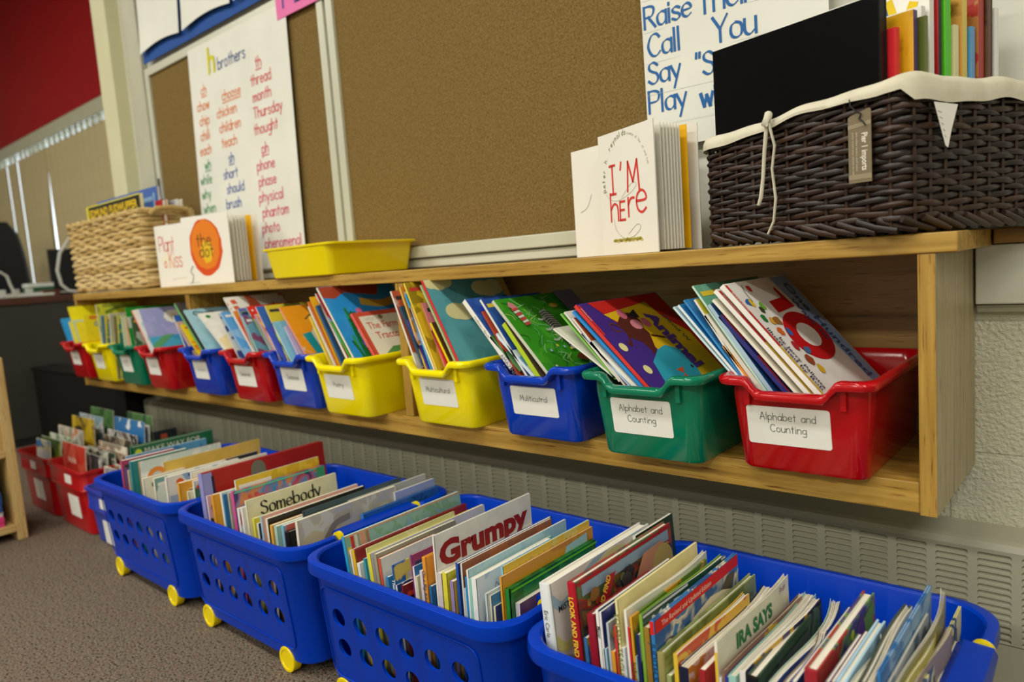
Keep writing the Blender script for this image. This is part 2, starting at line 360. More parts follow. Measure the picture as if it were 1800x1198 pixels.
# top ledge and lower panel
for (y0, z0), (y1, z1) in ((prof[0], prof[1]), (prof[2], prof[3]), (prof[3], prof[4]), (prof[4], prof[5])):
    mb.add([(X0, y0, z0), (X1, y0, z0), (X1, y1, z1), (X0, y1, z1)], [(0, 1, 2, 3)], CVM)
mb.build('cover', cv, smooth=35)
mb = MB()
px, pz, NR = 0.0532, 0.0096, 14
zt, zb_ = cz - 0.012, cz - 0.150
slots = []
xs = -0.2365 - px * 90 + 1.4
def slot(cx_, cz_, hw, hh):
    pts = []
    r = hh * 0.95
    for q in range(4):
        sx, sz, a0 = ((1, 1, 0), (-1, 1, 90), (-1, -1, 180), (1, -1, 270))[q]
        for i in range(4):
            w = R(a0 + 30 * i); pts.append((cx_ + sx * (hw - r) + r * math.cos(w), cz_ + sz * (hh - r) + r * math.sin(w)))
    return pts
prev = X0
ncol = int((X1 - X0) / px)
c0 = -0.2085 + 1.4
k = math.floor((X0 - c0) / px) + 1
SLM = paint('9c9a84', 0.45, 0.4, 0.0)
while True:
    cx_ = c0 + k * px; k += 1
    xa, xb = cx_ - px / 2, cx_ + px / 2
    if xb > X1: break
    blank = -2.56 < cx_ - 1.4 < -2.40 or cx_ - 1.4 < -3.3
    if blank:
        mb.add([(xa, 0, zb_), (xb, 0, zb_), (xb, 0, zt), (xa, 0, zt)], [(0, 1, 2, 3)], CVM); continue
    m0 = zt - 0.0045
    mb.add([(xa, 0, m0), (xb, 0, m0), (xb, 0, zt), (xa, 0, zt)], [(0, 1, 2, 3)], CVM)
    mb.add([(xa, 0, zb_), (xb, 0, zb_), (xb, 0, m0 - NR * pz), (xa, 0, m0 - NR * pz)], [(0, 1, 2, 3)], CVM)
    for r_ in range(NR):
        z1 = m0 - r_ * pz; z0 = z1 - pz; zc = (z0 + z1) / 2
        h = slot(cx_, zc, 0.0208, 0.0036)
        outer = [(xb, z1), (xa, z1), (xa, z0), (xb, z0)]
        vs = [(a, 0, b) for a, b in h] + [(a, 0, b) for a, b in outer]
        fs = []
        for q in range(4):
            for i in range(3): fs.append((q * 4 + i, 16 + q, q * 4 + i + 1))
            fs.append((q * 4 + 3, 16 + q, 16 + (q + 1) % 4, ((q + 1) % 4) * 4))
        mb.add(vs, fs, CVM)
        back = [(a, 0.0062 * (b - zc + 0.0036) / 0.0072 + 0.0004, b) for a, b in h]
        vs = [(a, 0, b) for a, b in h] + back
        mb.add(vs, [(i, (i + 1) % 16, 16 + (i + 1) % 16, 16 + i) for i in range(16)] + [tuple(16 + i for i in range(16))], SLM)
mb.build('grille', cv)

# ---------------------------------------------------------------- the wooden wall shelf
WX, WZ, WY = wood('oak_long', 'x'), wood('oak_upright', 'z'), wood('oak_depth', 'x', '9a7a42', 'b08c50', '866532')
GREYOAK = wood('end_panel_oak', 'z', 'a1936f', 'b0a27e', '8b7c58')
BROWNB = wood('shelf_back', 'x', '8a6a38', '9a7842', '6f522a')
sh = thing('wall_shelf', 'long oak wall shelf with upright dividers holding the row of coloured book bins', 'shelf', (-1.6, 0, T))
ox = 1.6
mb = MB(); mb.box(-3.05 + ox, -0.164 + ox, 0, 0.2635, -0.0245, 0, WX); mb.build('top_board', sh, bevel=0.0018)
mb = MB(); mb.box(-3.03 + ox, -0.2065 + ox, 0.002, 0.2635, -0.347, -0.307, WX); mb.build('bottom_board', sh, bevel=0.0018)
mb = MB(); mb.box(-0.206 + ox, -0.187 + ox, 0.001, 0.2635, -0.3485, -0.025, GREYOAK); mb.box(-0.2059 + ox, -0.1871 + ox, 0.0, 0.001, -0.3483, -0.0251, WZ); mb.build('side_panel', sh)
mb = MB(); mb.box(-3.05 + ox, -3.031 + ox, 0.001, 0.2635, -0.3485, -0.025, WZ); mb.build('side_panel', sh, bevel=0.001)
for dx in (-1.178, -2.138):
    mb = MB(); mb.box(dx + ox, dx + 0.0245 + ox, 0.003, 0.249, -0.3065, -0.025, WZ); mb.build('divider', sh, bevel=0.0012)
mb = MB(); mb.box(-3.03 + ox, -0.2065 + ox, 0.25, 0.2625, -0.3065, -0.025, BROWNB); mb.build('back_panel', sh)

# ---------------------------------------------------------------- pin boards, posters
CORK = noisemat('cork_cloth', ((0.3, '624d26'), (0.5, '7b6437'), (0.7, '8f784a')), 260, 0.9, 0.5, 0.001, 4, bscale=420, spec=0.15)
FRM = paint('c8c9b6', 0.35, 0.5, 0.02)
def board(x0, x1, z0, z1, label, clip=False):
    o = thing('pin_board', label, 'pin board', ((x0 + x1) / 2, 0.2625, T), group=None); c = (x0 + x1) / 2
    mb = MB(); mb.box(x0 - c, x1 - c, -0.012, 0, z0, z1, CORK); mb.build('panel', o)
    mb = MB(); w = 0.028
    for a, b_, c_, d in ((x0 - w, x0, z0 - w, z1 + w), (x1, x1 + w, z0 - w, z1 + w), (x0, x1, z0 - w, z0), (x0, x1, z1, z1 + w)):
        mb.box(a - c, b_ - c, -0.021, 0, c_, d, FRM)
    mb.build('frame', o, bevel=0.002); return o
b1 = board(-2.742, -1.69, 0.056, 0.765, 'brown pin board behind the poster of h brothers words')
b2 = board(-1.622, -0.655, 0.056, 1.35, 'large empty brown pin board in the middle of the wall')
mb = MB(); mb.box(-2.755, -2.748, -0.026, -0.021, 0.33, 0.40, paint('2c2b25', 0.5)); 
for v in range(len(mb.v)): mb.v[v] = (mb.v[v][0] + 2.216, mb.v[v][1], mb.v[v][2])
mb.build('hinge', b1)
mb = MB(); mb.box(-2.76, -0.63, 0.25, 0.2625, T + 0.004, T + 0.024, TRIMW); struct('trim_8', mb, bevel=0.002)
PAPER = noisemat('chart_paper', ((0.3, 'e0e1d8'), (0.7, 'ebebe3')), 7, 0.7, 0.2, 0.002, bscale=14)
def sheet(mb, corners, y, mat, n=10, wav=0.003, thick=0.0006, seed=0):
    """paper sheet from 4 (x,z) corners (bl,br,tr,tl), gently rippled; returns map(u,v)->xyz just in front"""
    (bl, br, tr, tl) = corners
    def P(u, v, d=0):
        a = (bl[0] + (br[0] - bl[0]) * u, bl[1] + (br[1] - bl[1]) * u); b = (tl[0] + (tr[0] - tl[0]) * u, tl[1] + (tr[1] - tl[1]) * u)
        rp = wav * (1 + math.sin(u * 7 + seed) * math.sin(v * 5 + seed) + (1 - v) ** 2 * 0.8)
        return (a[0] + (b[0] - a[0]) * v, y - rp - d, a[1] + (b[1] - a[1]) * v)
    k = n + 1
    for d in (0, thick):
        vs = [P(i / n, j / n, d) for j in range(k) for i in range(k)]
        fs = [(j * k + i, j * k + i + 1, j * k + k + i + 1, j * k + k + i) for j in range(n) for i in range(n)]
        mb.add(vs, fs, mat)
    return P
# "h brothers" poster
mb = MB(); cz0, cz1 = 0.035, 0.775; pw = 0.60
P = sheet(mb, ((-2.462, cz0 + 0.0), (-1.846, cz0), (-1.828, cz1 - 0.005), (-2.418, cz1)), 0.2395, PAPER, 12, 0.0012)
mb.v = [(x + 2.165, y - 0.24, z) for x, y, z in mb.v]
def pf(u, v):
    q = P(u / 0.60, 1 - v / 0.74, 0.0015); return (q[0] + 2.165, q[1] - 0.24, q[2])
def ptxt(s, u, v, size, w, col, **k):
    p, wd = hand(s, size, w, **k); lay(mb, p, ink(col), lambda a, b: pf(u + a, v - b))
    return wd
p_, _ = hand('h', 0.074, 0.013); lay(mb, p_, ink('d8d21c'), lambda a, b: pf(0.135 + a, 0.098 - b)); 
p_, _ = hand('h', 0.076, 0.002); lay(mb, p_, ink('6b6a3a'), lambda a, b: pf(0.143 + a, 0.097 - b))
ptxt('brothers', 0.195, 0.100, 0.036, 0.0042, '2c4f8c', gap=2.0)
cols = ((0.04, 0.155, 'e5782e', ['ch', 'chow', 'chip', 'chili', 'each']), (0.025, 0.392, '3c9c62', ['wh', 'while', 'why', 'when']), (0.175, 0.198, 'e5782e', ['choose', 'chicken', 'children', 'teach']),
        (0.185, 0.392, '3557a8', ['sh', 'short', 'should', 'brush', 'show']), (0.392, 0.142, 'd8474c', ['th', 'thread', 'month', 'Thursday', 'thought']), (0.385, 0.392, 'd8406c', ['ph', 'phone', 'phase', 'physical', 'phantom', 'photo', 'phenomenal']))
for u0, v0, c, ws in cols:
    for i, s in enumerate(ws):
        uu = u0 + (0.03 if i == 0 else random.uniform(-0.012, 0.006)); wd = ptxt(s, uu, v0 + i * 0.0475, 0.031, 0.0036, c, gap=1.9, jit=0.2)
        if i == 0: lay(mb, stroke([(0, 0), (wd, 0)], 0.003), ink(c), lambda a, b: pf(uu + a, v0 + 0.007 - b))
tag(mb.build('word_poster', loc=(-2.165, 0.24, T)), 'white handwritten poster of h brothers words in coloured marker on the left pin board', 'poster')
# "Raise Their" poster
mb = MB()
P2 = sheet(mb, ((-0.697, 0.188), (-0.372, 0.188), (-0.376, 0.62), (-0.704, 0.62)), 0.2395, PAPER, 10, 0.0012, seed=2)
mb.v = [(x + 0.54, y - 0.24, z) for x, y, z in mb.v]
def pf2(u, v):                                                            # u from left, z from bottom
    q = P2(u / 0.325, (v - 0.188) / 0.432, 0.0015); return (q[0] + 0.54, q[1] - 0.24, q[2])
for s, u, v, sz in (('Raise', 0.006, 0.404, 0.037), ('Their', 0.112, 0.40, 0.040), ('Call', 0.010, 0.353, 0.038), ('You', 0.137, 0.347, 0.041), ('Say', 0.008, 0.305, 0.037), ('"So', 0.102, 0.299, 0.037), ('Play', 0.006, 0.254, 0.038), ('with', 0.108, 0.247, 0.034), ('me', 0.036, 0.196, 0.036)):
    p, _ = hand(s, sz, 0.0052 if s != 'with' else 0.0066, gap=1.1, nib=0.5); lay(mb, p, ink('1d62a6'), lambda a, b: pf2(u + a, v + b))
for k in range(6): lay(mb, stroke([(0.004, 0), (0.32, 0)], 0.0005), ink('c3c9cc'), lambda a, b: pf2(a, 0.236 + k * 0.0555 + b - 0.006))
tag(mb.build('chart_poster', loc=(-0.54, 0.24, T)), 'white chart paper poster with large blue lettering behind the dark wicker basket', 'poster')
# blue banner with white cards
bn = thing('card_banner', 'blue paper banner with white cards above the left pin board', 'banner', (-2.3, 0.2395, T + 0.8))
mb = MB(); BLU = paint('1f4f9e', 0.6, 0.2, 0.03); mb.box(-0.457, 0.50, 0, 0.002, 0.008, 0.42, BLU); mb.build('backing', bn)
for a, b_ in ((-0.442, -0.135), (-0.112, 0.205), (0.228, 0.48)):
    mb = MB(); n = 10; vs = []
    for j in range(n + 1):
        for i in range(n + 1):
            u, v = i / n, j / n
            vs.append((a + (b_ - a) * u, -0.003 - 0.011 * (1 - v) ** 3 - 0.006 * abs(u - 0.5) ** 2, 0.036 + 0.36 * v + 0.014 * math.sin(u * 3.1) * (1 - v)))
    k = n + 1; fs = [(j * k + i, j * k + i + 1, j * k + k + i + 1, j * k + k + i) for j in range(n) for i in range(n)]
    mb.add(vs, fs, PAPER); mb.add([(x, y - 0.0008, z) for x, y, z in vs], fs, PAPER); mb.build('card', bn, smooth=60)
# pink sign
mb = MB(); PK = paint('e878b4', 0.6, 0.2, 0.02); mb.box(-0.105, 0.115, 0, 0.002, -0.05, 0.1, PK)
p, _ = hand('FIV', 0.075, 0.009, gap=2.8); lay(mb, p, ink('5b3f94'), lambda a, b: (-0.068 + a, -0.0008, -0.024 + b))
tag(mb.build('paper_sign', loc=(-1.765, 0.2365, T + 0.779)), 'bright pink paper sign at the top edge beside the blue banner', 'sign')
# ---------------------------------------------------------------- book bins on the shelf
LAB = paint('edede6', 0.6, 0.3, 0.015)
INK = ink('2b2b2e')
def bin_mesh():
    rings = []
    H = 0.132
    spec = [  # (hx, hy, cy, z, follow-dip)
        (0.0815, 0.128, 0.092, 0.000, 0), (0.0835, 0.130, 0.0915, 0.004, 0), (0.0905, 0.1405, 0.088, H - 0.034, 0), (0.0910, 0.1410, 0.088, H - 0.009, 1),
        (0.0995, 0.1515, 0.084, H - 0.0125, 1), (0.1020, 0.1545, 0.083, H - 0.0110, 1), (0.1034, 0.1560, 0.083, H - 0.0075, 1), (0.1034, 0.1560, 0.083, H - 0.0035, 1), (0.1016, 0.1540, 0.083, H - 0.0003, 1), (0.0985, 0.1510, 0.084, H + 0.001, 1), (0.0935, 0.1450, 0.087, H + 0.0003, 1),
        (0.0890, 0.1395, 0.088, H - 0.006, 1), (0.0870, 0.1375, 0.088, H - 0.03, 0.6), (0.0800, 0.1265, 0.092, 0.004, 0)]
    for hx, hy, cy, z, f in spec:
        r = 0.022 if z > 0.05 else 0.018
        pts = []
        for x, y in rrect(hx, hy, r, 0, cy, 5, 28):
            front = 1 if y < cy - hy * 0.55 else 0
            u = abs(x + 0.002)
            s = 1 if u < 0.040 else (0 if u > 0.062 else 0.5 + 0.5 * math.cos(math.pi * (u - 0.040) / 0.022))
            d = 0.019 * s * front * f
            pts.append((x, y, z - d))
        rings.append(pts)
    return rings
BR = bin_mesh()
def bin_front(x, z, d=0.0006):                      # a point on the sloping front face
    k = min(1, (z - 0.004) / 0.094); return (x, -0.0385 - 0.014 * k - d, z)
def rr(w, h, r, n=5):
    return rrect(w / 2, h / 2, r, 0, 0, n, 2)
_bm = {}
def book_bin(i, cx, y, col, label, lw, lh, lx, lz, lines, tilt=0.0):
    o = thing('book_bin', label, 'bin', (cx, y, T - 0.3068), group='book bins along the oak shelf')
    if col not in _bm:
        mb = MB(); M = plastic(col, 0.5, 0.12); mb.loft(BR, M)
        for sx in (-0.066, 0.058):
            mb.prism([(sx, 0.093), (sx + 0.007, 0.093), (sx + 0.007, 0.128), (sx, 0.128)], 0, 0.007, M, lambda a, b, d: bin_front(a, b, d))
        q = mb.build('body', o, smooth=38, fixn=True); _bm[col] = q.data
    else:
        q = bpy.data.objects.new('body', _bm[col]); COL.objects.link(q); q.parent = o
    mb = MB()
    ct, st = math.cos(tilt), math.sin(tilt)
    def fn(a, b, d=0.0007): return bin_front(lx + a * ct - b * st, lz + a * st + b * ct, d)
    mb.prism(rr(lw, lh, 0.004), 0.0003, 0.0007, LAB, fn)
    n = len(lines)
    for k, s in enumerate(lines):
        if s.startswith('~'):
            w = float(s[1:]); pts = [(-w / 2 + w * j / 24, 0.0012 * math.sin(j * 2.1)) for j in range(25)]; p = stroke(pts, 0.0006); wd = 0
        else:
            sz = 0.0102 if lh > 0.04 else 0.009
            p, wd = hand(s, sz, 0.00075, gap=1.7)
        off = (n - 1) / 2 - k
        lay(mb, p, INK, lambda a, b: fn(a, b, 0.0010), -wd / 2 if wd else 0, off * 0.0165 - 0.004 + 0.004)
    mb.build('label', o)
    return o
RD, YL, GN, BL = 'b60814', 'fbe800', '067858', '083cba'
bins = ((12, -.342, .013, RD, 'red book bin at the right end of the shelf, labelled Alphabet and Counting', .110, .054, -.012, .064, ['Alphabet and', 'Counting']),
 (11, -.557, -.012, GN, 'green book bin labelled Alphabet and Counting beside the red end bin', .102, .056, -.006, .064, ['Alphabet and', 'Counting']),
 (10, -.787, .012, BL, 'blue book bin labelled Muliticutral between a yellow and a green bin', .100, .052, -.002, .067, ['Muliticutral']),
 (9, -1.03, .013, YL, 'yellow book bin labelled Multicultural just right of the upright divider', .098, .055, .0, .067, ['Multicultural']),
 (8, -1.32, -.008, YL, 'yellow book bin labelled Poetry just left of the upright divider', .094, .054, -.006, .064, ['Poetry']),
 (7, -1.525, .005, BL, 'blue book bin touching the left side of the Poetry bin', .094, .055, 0, .068, ['Seasonal']),
 (6, -1.735, .0, RD, 'red book bin between two blue book bins', .092, .054, -.004, .066, ['Seasonal']),
 (5, -1.985, .006, BL, 'blue book bin between two red book bins', .08, .052, -.008, .07, ['~.04']),
 (4, -2.265, -.004, RD, 'red book bin just right of the farther green bin', .08, .054, -.016, .07, ['~.03']),
 (3, -2.49, .0, GN, 'green book bin near the far left end of the shelf', .08, .055, -.006, .07, ['~.03', '~.03']),
 (2, -2.72, .0, YL, 'yellow book bin second from the far left end of the shelf', .078, .053, -.01, .07, ['~.03', '~.02']),
 (1, -2.945, .0, RD, 'red book bin at the far left end of the shelf', .08, .053, -.01, .075, ['~.03']))
for b in bins: book_bin(*b)

# ---------------------------------------------------------------- rolling floor baskets
BK = plastic('0038b4', 0.16, 0.3); BY = plastic('f2d800')
def basket_body():
    Hh = T - 0.478
    spec = [(0.214, 0.172, -0.1325, 0.026), (0.218, 0.176, -0.1325, 0.030), (0.2305, 0.1955, -0.1325, Hh - 0.024), (0.231, 0.196, -0.1325, Hh - 0.023), (0.2395, 0.2045, -0.1325, Hh - 0.022), (0.2405, 0.2055, -0.1325, Hh - 0.017),
            (0.2395, 0.2045, -0.1325, Hh - 0.002), (0.2365, 0.2015, -0.1325, Hh), (0.2285, 0.1935, -0.1325, Hh), (0.226, 0.191, -0.1325, Hh - 0.003), (0.2135, 0.1715, -0.1325, 0.0310)]
    rings = []
    for hx, hy, cy, z in spec:
        r = 0.055 if z > 0.1 else 0.045
        pts = []
        for x, y in rrect(hx, hy, r, 0, cy, 7, 16):
            d = 0
            if x > hx * 0.9 and z > 0.15:
                u = abs(y + 0.135); d = 0.02 * (1 if u < 0.092 else (0 if u > 0.1 else (0.1 - u) / 0.008))
            pts.append((x, y, z - d))
        rings.append(pts)
    mb = MB(); mb.loft(rings, BK)
    o = mb.build('tmp', smooth=40, fixn=True)
    cut = MB()
    for row, z in ((0, T - 0.5705), (1, T - 0.6255)):
        for k in range(6):
            x = -0.1485 + 0.0577 * k + row * 0.002
            cut.tube([(x, -0.40, z), (x, 0.12, z)], 0.0167, BK, 24)
    co = cut.build('cut', fixn=True)
    m = o.modifiers.new('b', 'BOOLEAN'); m.operation = 'DIFFERENCE'; m.object = co; m.solver = 'EXACT'
    dg = bpy.context.evaluated_depsgraph_get(); dg.update()
    me = bpy.data.meshes.new_from_object(o.evaluated_get(dg)); me.name = 'basket_body'
    bpy.data.objects.remove(o); bpy.data.objects.remove(co)
    me.polygons.foreach_set('use_smooth', [True] * len(me.polygons)); me.set_sharp_from_angle(angle=R(35))
    return me
BBM = basket_body()
def wheel_mb():
    w = MB(); rings = []
    for r, y in ((0.004, -0.0095), (0.018, -0.0095), (0.019, -0.0108), (0.0240, -0.0108), (0.025, -0.0098), (0.025, 0.006), (0.022, 0.008), (0.004, 0.008)):
        rings.append([(r * math.cos(2 * math.pi * i / 28), y, r * math.sin(2 * math.pi * i / 28)) for i in range(28)])
    w.loft(rings, BY); return w
def bead_mb():
    m = MB(); pts = []
    for x, z in rrect(0.186, 0.083, 0.02, 0, 0.137, 5, 4):
        pts.append((x - 0.003, -0.3085 - 0.0195 * (z - 0.03) / 0.208 - 0.0004, z))
    m.tube(pts, 0.0013, BK, 6, closed=True); return m
_bd = None
_wm = None; _hm = None; _pm = None
def rolling_basket(cx, label):
    global _wm, _hm, _pm, _bd
    o = thing('rolling_basket', label, 'basket', (cx, 0, 0), group='blue rolling baskets full of books')
    q = bpy.data.objects.new('body', BBM); COL.objects.link(q); q.parent = o
    if _bd is None: _bd = bead_mb().build('panel_bead', o, smooth=60).data
    else: e = bpy.data.objects.new('panel_bead', _bd); COL.objects.link(e); e.parent = o
    for x, y in ((-0.168, -0.3015), (0.142, -0.3015), (-0.168, 0.036), (0.142, 0.036)):
        if _wm is None: _wm = wheel_mb().build('wheel', o, smooth=40, fixn=True).data; w = bpy.data.objects['wheel']
        else: w = bpy.data.objects.new('wheel', _wm); COL.objects.link(w); w.parent = o
        w.location = (x, y, 0.0252); 
        if y > 0: w.rotation_euler = (0, 0, math.pi)
    z = T - 0.478
    if _hm is None:
        h = MB(); pts = []
        n = 12
        prof = []
        for i in range(n + 1):
            u = i / n; y = -0.226 + 0.182 * u; sag = 0.012 * math.sin(math.pi * u)
            prof.append([(0.205, y, z - 0.016 - sag * 0.3), (0.2445, y, z - 0.02 - sag), (0.2465, y, z - 0.008 - sag * 0.2), (0.243, y, z + 0.001), (0.213, y, z + 0.003), (0.205, y, z - 0.003)])
        h.loft(prof, BK); ho = h.build('handle', o, smooth=35, fixn=True); _hm = ho.data
        p = MB()
        for y in (-0.230, -0.040):
            p.tube([(0.231, y - 0.004, z - 0.008), (0.231, y + 0.004, z - 0.008)], 0.013, BY, 18)
        p.box(0.2335, 0.2415, -0.215, -0.05, z - 0.12, z - 0.024, BY)
        _pm = p.build('pivot', ho, smooth=40, fixn=True).data; bpy.data.objects['pivot']['label'] = 'yellow handle pivot'
    else:
        for nm, me in (('handle', _hm), ('pivot', _pm)):
            q = bpy.data.objects.new(nm, me); COL.objects.link(q); q.parent = o if nm == 'handle' else ho
            if nm == 'handle': ho = q
            if nm == 'pivot': q['label'] = 'yellow handle pivot'
rolling_basket(-0.365, 'blue rolling basket at the right front, nearest of the four on the carpet')
rolling_basket(-0.861, 'blue rolling basket holding the Grumpy book, second nearest of the four')
rolling_basket(-1.354, 'blue rolling basket holding the Somebody book, third nearest of the four')
rolling_basket(-1.840, 'blue rolling basket farthest left of the four, beside the small blue tub')
